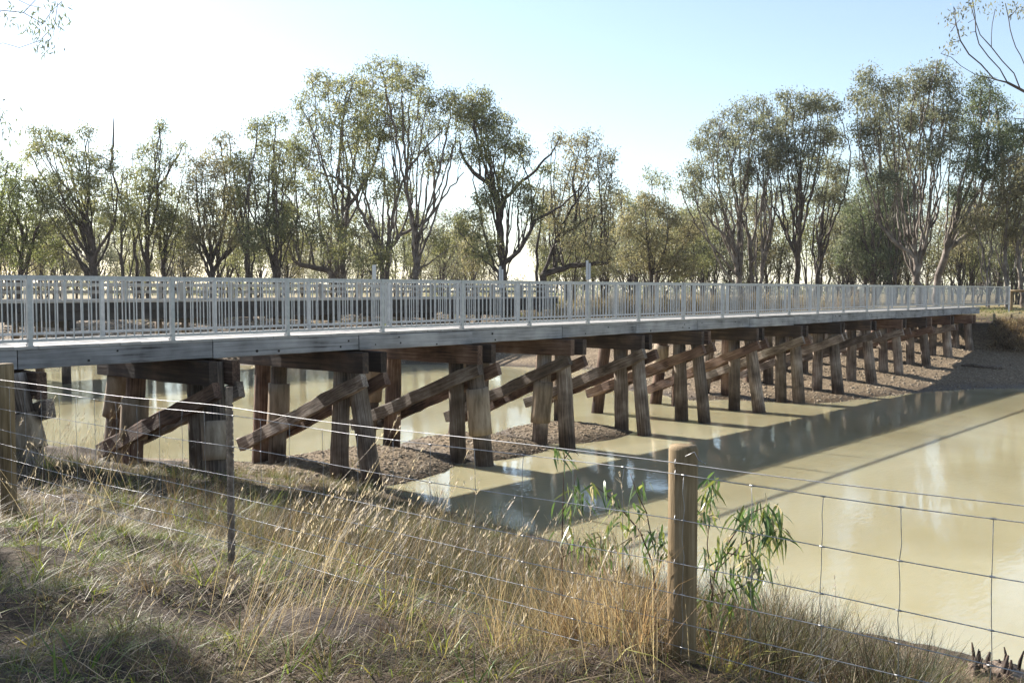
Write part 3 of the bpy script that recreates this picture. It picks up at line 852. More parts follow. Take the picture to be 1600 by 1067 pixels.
m.tube([(WX, 2.54, 3.61), (WX + .02, 2.50, 3.635), (WX + .01, 2.47, 3.60), (WX + .03, 2.44, 3.58)], .0022, 5)
m.build('staples', M['wire'], fe, True)

# ------------------------------------------------------------------ trees
def colonise(nodes, parents, A, step, kill, lim=150, up=.08):
    N = [np.array(q, float) for q in nodes]; par = list(parents)
    NA = np.array(N)
    d2 = ((A[:, None] - NA[None]) ** 2).sum(2)
    ni = d2.argmin(1); nd = d2.min(1)
    alive = np.ones(len(A), bool)
    for it in range(lim):
        alive &= nd > kill ** 2
        if not alive.any(): break
        u, inv = np.unique(ni[alive], return_inverse=True)
        D = np.zeros((len(u), 3))
        v = A[alive] - np.array(N)[ni[alive]]
        v /= np.linalg.norm(v, axis=1)[:, None] + 1e-9
        np.add.at(D, inv, v)
        D /= np.linalg.norm(D, axis=1)[:, None] + 1e-9
        D += rng.normal(0, .28, D.shape); D[:, 2] += up
        D /= np.linalg.norm(D, axis=1)[:, None] + 1e-9
        new = np.array(N)[u] + D * step
        k0 = len(N)
        N.extend(list(new)); par.extend(list(u))
        dn = ((A[:, None] - new[None]) ** 2).sum(2)
        j = dn.argmin(1); dm = dn[np.arange(len(A)), j]
        b = dm < nd
        nd[b] = dm[b]; ni[b] = k0 + j[b]
        if len(N) > 6000: break
    return np.array(N), np.array(par)

def wood_mesh(name, N, par, tip, rmax, expo=2.35, sides=6, rmin=None):
    n = len(N)
    acc = np.zeros(n); kids = np.zeros(n, int)
    for i in range(n - 1, 0, -1):
        if par[i] < 0: continue
        if kids[i] == 0: acc[i] = tip ** expo
        kids[par[i]] += 1
        acc[par[i]] += acc[i]
    acc[kids == 0] = tip ** expo
    r = acc ** (1 / expo)
    r *= np.where(r > tip * 2.5, min(1.6, max(.4, rmax / r.max())), 1)
    if rmin is not None: r = np.maximum(r, rmin)
    e = np.where(par >= 0)[0]
    P0, P1 = N[par[e]], N[e]
    d = P1 - P0; d /= np.linalg.norm(d, axis=1)[:, None] + 1e-9
    gp = par[par[e]]
    dp = np.where((gp >= 0)[:, None], P0 - N[np.maximum(gp, 0)], d); dp /= np.linalg.norm(dp, axis=1)[:, None] + 1e-9
    db = d + dp; db /= np.linalg.norm(db, axis=1)[:, None] + 1e-9
    def ring(P, T, rad):
        ref = np.tile(np.array([[.31, .95, .05]]), (len(P), 1))
        a = np.cross(T, ref); a /= np.linalg.norm(a, axis=1)[:, None] + 1e-9
        b = np.cross(T, a)
        th = np.arange(sides) * 2 * math.pi / sides
        return P[:, None] + rad[:, None, None] * (a[:, None] * np.cos(th)[None, :, None] + b[:, None] * np.sin(th)[None, :, None])
    r0 = np.minimum(r[par[e]], r[e] * 1.35)
    V = np.concatenate([ring(P0, db, r0), ring(P1, d, r[e])], 1).reshape(-1, 3)
    j = np.arange(sides); k = (j + 1) % sides
    q0 = np.stack([j, k, sides + k, sides + j], 1)
    Q = (q0[None] + 2 * sides * np.arange(len(e))[:, None, None]).reshape(-1, 4)
    return quad_mesh(name, V, Q, None, True), kids

LC_ = [np.array([.125, .125, .045]), np.array([.085, .10, .045]), np.array([.17, .145, .055]), np.array([.075, .09, .055])]
def leaf_mesh(name, C, n, sig, length, width, tint, droop=.8):
    """hanging narrow leaves scattered round the points C"""
    wt = np.minimum(np.exp(rng.normal(0, .9, len(C))), 3.5); k = rng.choice(len(C), n, p=wt / wt.sum())
    P = C[k] + rng.normal(0, sig, (n, 3)) * np.array([1, 1, .8])
    d = rng.normal(0, .6, (n, 3)); d[:, 2] -= droop; d /= np.linalg.norm(d, axis=1)[:, None]
    s = np.cross(d, rng.normal(0, 1, (n, 3))); s /= np.linalg.norm(s, axis=1)[:, None] + 1e-9
    L = (length * rng.uniform(.6, 1.3, n))[:, None]; W = (width * rng.uniform(.7, 1.2, n))[:, None]
    V = np.stack([P, P + d * L * .45 + s * W * .5, P + d * L, P + d * L * .45 - s * W * .5], 1).reshape(-1, 3)
    Q = np.arange(4 * n).reshape(n, 4)
    ct = tint[0][None] * (1 - rng.random((len(C), 1))) + 0
    f = rng.random((len(C), 1))
    ct = (tint[0][None] * f + tint[1][None] * (1 - f)) * np.exp(rng.normal(0, .18, (len(C), 1)))
    cl = ct[k] * np.exp(rng.normal(0, .15, (n, 1)))
    return quad_mesh(name, V, Q, np.repeat(cl, 4, 0))

def tree(name, label, cat, depth, trunks, clumps, leaves, tint, bark, tip=.024, rmax=.35, attr=520, step=.5, kill=.6, sig=.29, ls=.27, lw=.085, deep=.55, group=None, base_px=None):
    s = depth / FPX
    vis = np.array([SA, CA])
    nodes, par, rmins = [], [], []
    first = {}
    for tr in trunks:
        off0 = rng.normal(0, .6); slope = rng.normal(0, .9)
        pts = []
        x0, y0 = tr[0]
        for i, (px, py) in enumerate(tr):
            h = (455 - py) * s
            dd = depth + off0 * (0 if len(first) == 0 else 1) * 1.0 + slope * h * .12
            q = at(px, py, dd)
            if py >= 450: q[2] = gh(q[0], q[1]) - .3
            pts.append(q)
        pts = np.array(pts)
        # join a limb that starts above ground to the nearest earlier node
        pi = -1
        if nodes and y0 < 450:
            pi = int(((np.array(nodes) - pts[0]) ** 2).sum(1).argmin()); pts[0] = nodes[pi]
        elif nodes:                      # stems of one stool share a root under the ground
            pi = 0; pts = np.concatenate([[nodes[0]], pts])
        seg = [pts[0]]
        for a, b in zip(pts[:-1], pts[1:]):
            L = np.linalg.norm(b - a); m_ = max(1, int(L / (step * 1.1)))
            for i in range(1, m_ + 1):
                seg.append(a + (b - a) * i / m_ + (rng.normal(0, .06, 3) if i < m_ else 0))
        st = 1 if pi >= 0 else 0
        prev = pi
        ns = len(seg) - st
        for i, q in enumerate(seg[st:]):
            nodes.append(q); par.append(prev); prev = len(nodes) - 1
            rmins.append((rmax * .56 if y0 >= 450 else rmax * .36) * (1 - .85 * i / ns))
        first[len(first)] = 1
    nmain = len(nodes)
    A = []
    rs = np.array([c[2] for c in clumps], float)
    wts = rs ** 2 / (rs ** 2).sum()
    xs = np.array([c[0] for c in clumps]); half = (xs.max() - xs.min()) / 2 * s + 1.0
    for (cx, cy, cr), w in zip(clumps, wts):
        n = max(8, int(round(attr * 1.5 * w)))
        dd = rng.uniform(-1, 1) * half * deep
        c = at(cx, cy, depth + dd)
        # a limb or two sweeping up into this clump
        for _ in range(3 if cr > 24 else 2):
            tgt = c + rng.normal(0, .4, 3) * cr * s
            NA = np.array(nodes[:nmain])
            want = 3.2 + (tgt[2] - 3.2) * rng.uniform(.12, .6)
            cost = np.abs(NA[:, 2] - want) * .7 + np.hypot(NA[:, 0] - tgt[0], NA[:, 1] - tgt[1]) + rng.uniform(0, 1.5, len(NA)) + 50 * (NA[:, 2] > tgt[2] - .5)
            k0 = int(cost.argmin()); a = NA[k0]
            Ld = np.linalg.norm(tgt - a)
            ctl = a + (tgt - a) * np.array([.5, .5, .52]) + rng.normal(0, .09, 3) * Ld
            m_ = max(2, int(Ld / step)); prev = k0
            rb = min(rmins[k0] * .7, .03 + .010 * Ld)
            ph_ = rng.uniform(0, 6.28, 2)
            for i in range(1, m_ + 1):
                f = i / m_
                q = a * (1 - f) ** 2 + 2 * ctl * f * (1 - f) + tgt * f * f + rng.normal(0, .05, 3) + .13 * min(1, 3 * f) * np.array([math.sin(4 * f + ph_[0]), math.sin(4.5 * f + ph_[1]), 0])
                nodes.append(q); par.append(prev); prev = len(nodes) - 1
                rmins.append(rb * (1 - .8 * f))
        v = rng.normal(0, 1, (n, 3)); v /= np.linalg.norm(v, axis=1)[:, None]
        v *= rng.uniform(.25, 1.0, (n, 1)) ** .5
        A.append(c + v * cr * s * np.array([1.05, 1.05, .95]))
    A = np.concatenate(A); A[:, 2] = np.maximum(A[:, 2], 3.6)
    N, P = colonise(nodes, par, A, step, kill)
    rm = np.zeros(len(N)); rm[:len(rmins)] = rmins
    me, kids = wood_mesh('trunk', N, P, tip, rmax, rmin=rm)
    b = N[0]
    r = empty(name, (b[0], b[1], b[2] + .3), label, cat, group)
    link('trunk', me, bark, r)
    tips = N[(kids == 0) & (np.arange(len(N)) > len(nodes))]
    pool = np.concatenate([A, tips])
    link('crown', leaf_mesh('crown', pool, int(leaves * 1.9), sig, ls, lw, tint), M['leaf'], r)
    return r

c_ol = (np.array([.235, .23, .115]), np.array([.14, .165, .09]))
c_gy = (np.array([.215, .215, .155]), np.array([.15, .17, .125]))
c_dk = (np.array([.145, .175, .105]), np.array([.10, .125, .08]))
c_br = (np.array([.25, .22, .14]), np.array([.17, .175, .11]))
c_gn = (np.array([.215, .245, .095]), np.array([.15, .175, .085]))
GT = 'tall river gums beyond the bridges'
BD, BP = M['bark_dark'], M['bark_pale']
tree('gum_tree', 'leafy green gum cut by the left edge of the picture', 'tree', 84,
     [[(-12, 455), (-5, 400), (15, 350), (30, 310)], [(20, 455), (35, 390), (70, 350)], [(-5, 400), (-30, 330), (-35, 290)]],
     [(10, 265, 28), (-30, 300, 45), (30, 310, 40), (5, 330, 45), (60, 330, 35), (-20, 370, 45), (30, 380, 40), (75, 385, 30), (70, 295, 22), (-60, 330, 40)], 9500, c_gn, BD, group=GT)
tree('gum_tree', 'gum with a flat topped clump and a bare twig standing out at its top', 'tree', 82,
     [[(147, 455), (147, 390), (135, 340), (110, 300), (82, 265), (70, 235)], [(147, 395), (178, 350), (185, 300), (172, 260)], [(172, 262), (177, 228), (178, 185)], [(150, 340), (140, 280), (138, 220)], [(195, 455), (190, 395), (200, 340)]],
     [(65, 212, 22), (92, 222, 20), (55, 238, 20), (105, 245, 16), (137, 208, 17), (125, 252, 26), (165, 250, 22), (118, 290, 32), (158, 300, 36), (98, 330, 36), (190, 330, 32), (150, 345, 36), (70, 290, 28), (200, 270, 14), (85, 370, 34)], 9500, c_ol, BD, group=GT)
tree('gum_tree', 'slim upright gum with a narrow spire top and one branch thrown right', 'tree', 86,
     [[(232, 455), (230, 380), (232, 330), (238, 280), (245, 230), (250, 200)], [(234, 300), (262, 272), (280, 242), (290, 220)], [(222, 455), (207, 360), (197, 300)], [(250, 455), (255, 400), (265, 350)]],
     [(250, 198, 11), (242, 230, 18), (226, 240, 14), (262, 252, 15), (285, 230, 9), (235, 278, 26), (214, 310, 28), (260, 312, 30), (240, 342, 32), (272, 352, 32), (206, 355, 24), (262, 380, 26)], 7000, c_ol, BD, group=GT)
tree('gum_tree', 'open branched gum between the narrow spire topped gum and the thin leaning gum', 'tree', 83,
     [[(332, 455), (330, 412), (345, 370), (358, 320), (350, 270), (335, 240)], [(330, 412), (313, 380), (300, 330)], [(336, 425), (366, 385), (385, 345)], [(330, 412), (328, 370), (335, 330)]],
     [(300, 258, 18), (350, 222, 18), (328, 262, 26), (362, 262, 24), (308, 302, 28), (345, 312, 30), (372, 312, 24), (318, 350, 30), (368, 362, 28), (300, 382, 20)], 6000, c_br, BD, group=GT)
tree('gum_tree', 'thin gum with dark trunks leaning to the left, beside the biggest gum', 'tree', 80,
     [[(444, 455), (425, 405), (406, 366), (388, 320), (375, 290)], [(393, 455), (385, 400), (371, 347), (365, 310)], [(410, 370), (430, 330), (430, 280), (428, 225)], [(425, 405), (450, 370), (470, 330)]],
     [(400, 202, 18), (430, 190, 18), (424, 232, 26), (398, 262, 26), (440, 272, 26), (388, 302, 26), (428, 332, 30), (398, 370, 30), (450, 352, 26), (374, 252, 18)], 5500, c_ol, BD, group=GT)
tree('gum_tree', 'biggest gum of all, wide rounded crown over spreading pale limbs', 'tree', 82,
     [[(597, 455), (597, 389), (571, 347), (549, 299), (522, 277), (480, 265)], [(604, 455), (606, 385), (613, 340), (624, 299), (640, 260), (665, 231), (690, 205)],
      [(600, 392), (625, 367), (661, 351), (691, 310), (725, 269)], [(536, 455), (537, 370), (545, 310), (540, 240), (530, 180)], [(646, 455), (650, 372), (640, 320), (630, 270)], [(560, 455), (515, 424), (459, 409)], [(560, 330), (580, 270), (600, 200), (620, 150)]],
     [(498, 132, 26), (545, 142, 28), (572, 160, 30), (575, 215, 34), (592, 290, 30), (530, 325, 32), (560, 352, 28), (440, 290, 24), (430, 330, 28), (705, 230, 20), (598, 122, 34), (640, 122, 34), (668, 150, 20), (480, 176, 28), (484, 232, 38), (450, 238, 26), (540, 200, 38), (600, 190, 42), (650, 200, 34), (695, 172, 36), (716, 160, 18), (664, 252, 28), (560, 260, 34), (500, 290, 34), (468, 350, 42), (520, 372, 38), (622, 300, 24), (640, 345, 24), (450, 390, 26), (580, 402, 30), (690, 380, 24)], 25000, c_ol, BP, rmax=.46, attr=1150, group=GT)
tree('gum_tree', 'dark forked gum with a stout black trunk right of the biggest gum', 'tree', 80,
     [[(787, 455), (787, 412), (781, 362), (775, 320), (762, 287), (753, 242), (742, 200)], [(787, 411), (811, 392), (837, 344), (879, 321), (912, 287)], [(779, 350), (789, 310), (826, 276), (860, 242), (875, 212)], [(764, 290), (740, 270), (725, 250), (718, 220)]],
     [(745, 152, 22), (756, 176, 28), (736, 192, 26), (780, 196, 22), (770, 226, 26), (802, 222, 22), (816, 242, 20), (742, 240, 22), (790, 282, 26), (762, 312, 22), (820, 302, 22), (852, 262, 14), (830, 332, 22), (735, 350, 26), (755, 385, 26)], 8500, c_ol, BD, rmax=.55, group=GT)
tree('gum_tree', 'sparse twiggy gum with limbs sweeping up to the right over open sky', 'tree', 84,
     [[(845, 455), (848, 430), (860, 400), (875, 362), (893, 325), (920, 287), (946, 250)], [(842, 455), (838, 392), (845, 340), (850, 290)], [(850, 432), (890, 415), (950, 411)], [(870, 370), (905, 350), (945, 330)], [(895, 322), (895, 280), (905, 235)]],
     [(900, 232, 22), (922, 216, 18), (870, 216, 14), (932, 262, 26), (950, 242, 14), (890, 272, 26), (954, 292, 18), (910, 312, 26), (868, 332, 26), (938, 332, 26), (900, 372, 30), (858, 300, 18), (935, 390, 24)], 5200, c_br, BD, attr=700, group=GT)
tree('gum_tree', 'small brownish gum standing alone in the middle gap of open sky', 'tree', 92,
     [[(1027, 455), (1026, 430), (1037, 400), (1045, 352), (1043, 330)], [(1020, 455), (1015, 400), (1008, 340)], [(1030, 425), (1060, 395), (1080, 370)]],
     [(1010, 312, 16), (1030, 322, 18), (985, 352, 22), (1045, 342, 18), (1020, 372, 26), (1060, 372, 22), (990, 402, 24), (1060, 412, 26), (1082, 355, 22), (1030, 410, 26)], 7000, c_br, BD, rmax=.25, group=GT)
tree('gum_tree', 'fan shaped gum of four slender stems, first of the tall right hand group', 'tree', 84,
     [[(1165, 455), (1148, 393), (1123, 359), (1099, 331), (1075, 300)], [(1158, 425), (1144, 340), (1125, 300), (1109, 260)], [(1179, 455), (1172, 380), (1155, 331), (1144, 276), (1150, 220)], [(1187, 455), (1190, 424), (1206, 352), (1193, 296), (1175, 240)]],
     [(1165, 167, 18), (1190, 166, 18), (1140, 182, 18), (1115, 206, 22), (1095, 222, 17), (1075, 266, 14), (1085, 292, 22), (1130, 232, 30), (1170, 212, 30), (1205, 192, 22), (1150, 272, 30), (1190, 262, 30), (1100, 262, 22), (1208, 232, 26), (1120, 312, 22), (1180, 322, 22)], 9500, c_gy, BP, group=GT)
tree('gum_tree', 'gum with two wavy dark stems meeting the fan shaped gum at its left', 'tree', 82,
     [[(1245, 455), (1246, 407), (1224, 352), (1206, 320), (1200, 290)], [(1246, 405), (1248, 352), (1255, 320), (1248, 275), (1240, 230)], [(1269, 455), (1283, 400), (1284, 338), (1290, 303), (1295, 268), (1285, 220)]],
     [(1230, 157, 17), (1255, 166, 22), (1285, 157, 17), (1300, 176, 16), (1240, 202, 26), (1280, 212, 26), (1305, 216, 17), (1225, 242, 26), (1260, 252, 26), (1300, 262, 22), (1240, 292, 22), (1280, 302, 18), (1312, 302, 16)], 8000, c_gy, BD, group=GT)
RT = .3
tree('gum_tree', 'tallest right hand gum, pale upright stems under a broad high crown', 'tree', 80,
     [[(1439, 455), (1430, 402), (1419, 357), (1407, 312), (1389, 260), (1370, 195)], [(1432, 400), (1428, 340), (1428, 286), (1422, 230)], [(1436, 420), (1449, 365), (1456, 290), (1456, 222), (1460, 170)], [(1450, 365), (1463, 340), (1475, 286)], [(1426, 400), (1395, 375), (1374, 350)]],
     [(1360, 122, 18), (1345, 152, 16), (1365, 176, 26), (1395, 142, 24), (1400, 192, 30), (1430, 132, 24), (1455, 118, 22), (1480, 128, 22), (1480, 167, 26), (1440, 182, 30), (1370, 222, 26), (1345, 206, 17), (1410, 242, 30), (1450, 242, 26), (1480, 216, 20), (1345, 256, 17), (1390, 282, 22)], 12000, c_gy, BP, rmax=.28, attr=700, group=GT)
tree('gum_tree', 'gum with a pale trunk leaning right and a dark crown', 'tree', 81,
     [[(1462, 455), (1466, 430), (1479, 391), (1497, 335), (1520, 279), (1542, 230)], [(1482, 388), (1515, 365), (1542, 346), (1565, 330)], [(1498, 333), (1500, 290), (1515, 230)]],
     [(1530, 137, 20), (1552, 166, 24), (1520, 176, 22), (1510, 212, 26), (1546, 216, 30), (1582, 206, 22), (1510, 256, 26), (1546, 262, 26), (1580, 242, 22), (1500, 302, 22), (1592, 216, 18)], 8000, c_dk, BP, group=GT)
tree('gum_tree', 'slender pale gum at the right edge beyond the end of the footbridge railing', 'tree', 76,
     [[(1575, 462), (1570, 410), (1575, 370), (1592, 335), (1600, 300)], [(1547, 462), (1537, 390), (1530, 360)], [(1600, 462), (1592, 400), (1585, 350)]],
     [(1590, 262, 26), (1570, 302, 26), (1602, 312, 30), (1546, 332, 26), (1622, 272, 36), (1580, 352, 26), (1520, 352, 22), (1612, 372, 30)], 6500, c_br, BP, rmax=.22, group=GT)
tree('gum_tree', 'dense dark green tree tucked behind the tallest right hand gum', 'tree', 100,
     [[(1365, 455), (1362, 380), (1370, 320)], [(1395, 455), (1400, 390), (1395, 340)]],
     [(1372, 292, 30), (1340, 322, 26), (1392, 322, 30), (1350, 362, 30), (1402, 372, 30), (1330, 392, 26), (1372, 412, 30), (1412, 302, 22)], 9000, c_dk, BD, group=GT)

# background wood: five kinds, copied
kinds = []
shape = [([[(800, 455), (800, 410), (788, 360), (784, 320)], [(800, 430), (815, 380), (822, 340)], [(806, 455), (806, 400)]], [(784, 312, 13), (795, 335, 15), (822, 332, 13), (775, 350, 15), (812, 362, 16), (790, 372, 17), (832, 372, 14), (800, 398, 18), (768, 390, 13), (825, 405, 15), (782, 420, 14)]),
         ([[(800, 455), (795, 400), (803, 350), (806, 310)], [(812, 455), (825, 390), (832, 350)], [(790, 455), (778, 400)]], [(806, 300, 11), (798, 328, 14), (812, 345, 14), (834, 345, 12), (785, 362, 15), (822, 375, 15), (800, 388, 18), (838, 395, 14), (772, 395, 14), (812, 415, 15)]),
         ([[(800, 455), (803, 420), (785, 375), (775, 340)], [(803, 420), (828, 375), (838, 345)], [(803, 415), (808, 360)]], [(773, 335, 13), (808, 335, 14), (838, 338, 13), (790, 360, 15), (822, 362, 15), (765, 372, 13), (848, 368, 13), (800, 388, 17), (835, 395, 15), (775, 405, 15), (818, 418, 15)])]
KL = ['brownish gum in the thin wood far behind the bridges', 'olive gum in the thin wood far behind the bridges', 'greyish gum in the thin wood far behind the bridges']
for (tr, cl), tint, lb_ in zip(shape, (c_br, c_ol, c_gy), KL):
    kinds.append(tree('background_tree', lb_, 'tree', 125, tr, cl, 2300, tint, BD, tip=.032, rmax=.2, attr=260, step=.7, kill=.9, sig=.5, ls=.36, lw=.115, group='trees of the thin wood far behind'))
def copy_tree(src, loc, sc, label=None):
    r = src.copy(); col.objects.link(r); r.location = loc; r.scale = (sc, sc, sc * random.uniform(.9, 1.15)); r.rotation_euler = (0, 0, random.uniform(0, 6.28))
    for ch in src.children:
        c = ch.copy(); col.objects.link(c); c.parent = r
    if label: r['label'] = label
    return r
WOODX = [20, 85, 120, 185, 215, 275, 300, 365, 410, 470, 500, 560, 575, 640, 690, 705, 735, 880, 905, 940, 965, 985, 1000, 1055, 1090, 1110, 1140, 1200, 1220, 1300, 1320, 1345, 1390, 1420, 1490, 1515, 1545, 1580, 720, 860, 925, 1075, 5, 55, 150, 250, 340, 440, 530, 610, 660, 695, 760, 895, 950, 1020, 1100, 1165, 1280, 1330, 1360, 1405, 1450, 1500, 1530, 1560]
for i, px in enumerate(WOODX):
    src = kinds[i % 3]
    right = px > 860
    depth = random.uniform(105, 150) if right else random.uniform(120, 185)
    q = at(px + random.uniform(-8, 8), 454, depth)
    sc = random.uniform(.8, 1.15) * (1.0 if right else .95)
    if i < 3:
        src.location = (q[0], q[1], gh(q[0], q[1])); src.rotation_euler = (0, 0, random.uniform(0, 6.28)); src.scale = (sc, sc, sc)
    else:
        copy_tree(src, (q[0], q[1], gh(q[0], q[1])), sc)

# a looser middle row of the same kinds, taller
for px, top in ((60, 320), (105, 330), (205, 345), (285, 310), (385, 330), (455, 310), (520, 350), (695, 300), (745, 335), (865, 350), (905, 350), (985, 330), (1065, 335), (1150, 360), (1318, 315), (1345, 345), (1400, 340), (1520, 335), (1595, 325)):
    depth = random.uniform(95, 118)
    q = at(px + random.uniform(-6, 6), 454, depth)
    copy_tree(kinds[random.randrange(3)], (q[0], q[1], gh(q[0], q[1])), (454 - top) / 150 * depth / 125)

# far treeline on the plain
def mass(name, n, pts, sig, ls, lw, tint, label):
    me = leaf_mesh(name, pts, n, sig, ls, lw, tint, .5)
    tag(link(name, me, M['leaf']), label, 'trees', kind='stuff')
pts = []
for px in np.arange(-80, 1700, 5):
    d = 330 + 60 * noise2(px, 0, 90, 0) + rng.normal(0, 10)
    q = at(px, 454, float(d))
    hh = 3.5 + 2.2 * noise2(px, 3, 60, 1) + rng.normal(0, .8)
    for k in range(4):
        pts.append((q[0] + rng.normal(0, 3), q[1] + rng.normal(0, 3), 3.2 + abs(hh) * rng.random()))
mass('distant_treeline', 26000, np.array(pts), 1.1, .9, .5, c_gy, 'low distant treeline on the horizon seen between the trunks')

# ------------------------------------------------------------------ overhanging trees whose trunks stand outside the picture
def px_tree(name, label, limbs, depth, twigs, leaves, tint, bark, tip, rmax, sig, ls, lw, step=.35, kill=.5, attr_n=10, extra=None):
    nodes, par = [], []
    for li in limbs:
        pts = np.array([q if len(q) == 3 and isinstance(q, np.ndarray) else at(q[0], q[1], depth + (q[2] if len(q) > 2 else 0)) for q in li])
        pi = -1
        if nodes:
            pi = int(((np.array(nodes) - pts[0]) ** 2).sum(1).argmin()); pts[0] = nodes[pi]
        prev = pi; seg = [pts[0]]
        for a, b in zip(pts[:-1], pts[1:]):
            m_ = max(1, int(np.linalg.norm(b - a) / step))
            for i in range(1, m_ + 1): seg.append(a + (b - a) * i / m_ + rng.normal(0, .02, 3))
        for q in seg[(1 if pi >= 0 else 0):]:
            nodes.append(q); par.append(prev); prev = len(nodes) - 1
    A = []
    for (x, y, r_) in twigs:
        c = at(x, y, depth + rng.normal(0, .3))
        A.append(c + rng.normal(0, .45, (attr_n, 3)) * r_ * depth / FPX)
    if extra is not None: A.append(extra)
    A = np.concatenate(A)
    N, P = colonise(nodes, par, A, step, kill, up=0)
    me, kids = wood_mesh('trunk', N, P, tip, rmax)
    r = empty(name, (N[0][0], N[0][1], N[0][2] + .3), label, 'tree')
    link('trunk', me, bark, r)
    link('crown', leaf_mesh('crown', A if extra is None else extra, leaves, sig, ls, lw, tint), M['leaf'], r)
    if extra is not None:
        T_ = A[:len(A) - len(extra)]
        link('hanging_leaves', leaf_mesh('hanging_leaves', T_, int(len(T_) * 3.0), .11, .15, .028, tint, 1.2), M['leaf'], r)
    return r
b0 = at(1730, 454, 55.0); b0[2] = gh(b0[0], b0[1]) - .3
px_tree('bare_gum_tree', 'nearly bare gum reaching thin purple grey branches in from the top right corner',
        [[b0, (1728, 350), (1715, 260), (1680, 195), (1640, 165), (1594, 140), (1574, 130), (1553, 124), (1524, 117), (1502, 103), (1487, 91), (1470, 84)],
         [(1596, 141), (1584, 115), (1565, 95), (1549, 74), (1532, 56), (1522, 31), (1516, 5)],
         [(1572, 129), (1561, 109), (1545, 91), (1530, 70), (1524, 50), (1524, 25), (1518, -10)],
         [(1552, 124), (1532, 101), (1514, 84), (1502, 64), (1495, 37), (1491, 12)],
         [(1680, 195), (1650, 150), (1620, 120), (1600, 101), (1588, 74), (1578, 47), (1576, 30), (1570, 5)],
         [(1549, 74), (1550, 40), (1555, 15)], [(1578, 34), (1592, 10)], [(1715, 260), (1660, 195), (1600, 187), (1561, 185)],
         [(1720, 280), (1760, 200), (1790, 120)], [(1680, 195), (1700, 120), (1690, 40)]],
        55, [(1493, 16, 14), (1485, 28, 8), (1518, 8, 10), (1484, 70, 10), (1553, 12, 10), (1575, 8, 12), (1595, 12, 10), (1598, 165, 8), (1560, 186, 5), (1500, 45, 6), (1690, 60, 60), (1790, 110, 60)], 420, c_gy, M['bark_dark'], .018, .26, .25, .26, .09, step=.5, kill=.55)

# leaning gum left of the picture: shades the grass, hangs twigs into the top left corner
base = np.array([-3.0, 25.0, gh(-3.0, 25.0) - .3])
ex = []
for (c, r_, n) in (((.2, 22, 11.5), (2.9, 3.5, 2.2), 130), ((.7, 17.2, 10.2), (1.6, 2.4, 1.6), 70), ((-3, 27, 13), (3, 3, 2.5), 60), ((1.4, 23.5, 12.8), (1.6, 2.4, 1.6), 50), ((-1, 15, 9.5), (2.5, 2.5, 1.4), 80)):
    v = rng.normal(0, 1, (n, 3)); v /= np.linalg.norm(v, axis=1)[:, None]; v *= rng.uniform(.2, 1, (n, 1)) ** .5
    ex.append(np.array(c) + v * np.array(r_))
ex = np.concatenate(ex)
px_tree('leaning_gum_tree', 'gum left of the picture whose thin hanging twigs enter at the top left corner',
        [[base, np.array([-2.6, 24.0, 6.0]), np.array([-1.2, 22.5, 9.5]), np.array([.5, 21, 11.5])], [np.array([-1.2, 22.5, 9.5]), np.array([3.5, 21, 11.6]), np.array([6.5, 20.3, 11.8]), np.array([8.6, 19.9, 11.3])],
         [np.array([-2.6, 24.0, 6.0]), np.array([-3.5, 26, 10])], [np.array([-1.2, 22.5, 9.5]), np.array([-.5, 18, 9.8])], [np.array([6.5, 20.3, 11.8]), np.array([7.4, 20.0, 10.4]), np.array([7.6, 20.0, 8.6])]],
        19.2, [(12, 10, 14), (15, 30, 6), (60, 20, 10), (58, 38, 8), (68, 58, 8), (70, 70, 5), (90, 12, 10), (92, 30, 8), (4, 195, 10), (8, 220, 12), (2, 175, 8)], 34000, c_dk, M['bark_dark'], .006, .3, .20, .25, .075, step=.4, kill=.4, attr_n=9, extra=ex)

# ------------------------------------------------------------------ young eucalypts by the near fence post
def lance_leaves(pos, dirs, L, W, tint):
    """long drooping blades, folded a little along the midrib"""
    n = len(pos)
    s = np.array([0, .2, .45, .72, 1.0]); wp = np.array([.12, .85, 1.0, .6, .04])
    d = dirs / np.linalg.norm(dirs, axis=1)[:, None]
    side = np.cross(d, rng.normal(0, 1, (n, 3))); side /= np.linalg.norm(side, axis=1)[:, None]
    curve = rng.normal(0, .25, n)
    P = pos[:, None] + d[:, None] * (L[:, None] * s)[:, :, None] + np.array([0, 0, -1.0])[None, None] * (L[:, None] * s ** 2 * .35)[:, :, None] + side[:, None] * (L[:, None] * curve[:, None] * s * (1 - s) * .8)[:, :, None]
    o = side[:, None] * (W[:, None] * .5 * wp)[:, :, None]
    V = np.stack([P - o, P + o], 2).reshape(n, 10, 3)
    q0 = np.array([(2*i, 2*i+1, 2*i+3, 2*i+2) for i in range(4)])
    Q = (q0[None] + 10 * np.arange(n)[:, None, None]).reshape(-1, 4)
    C = np.repeat(tint, 10, 0)
    return V.reshape(-1, 3), Q, C

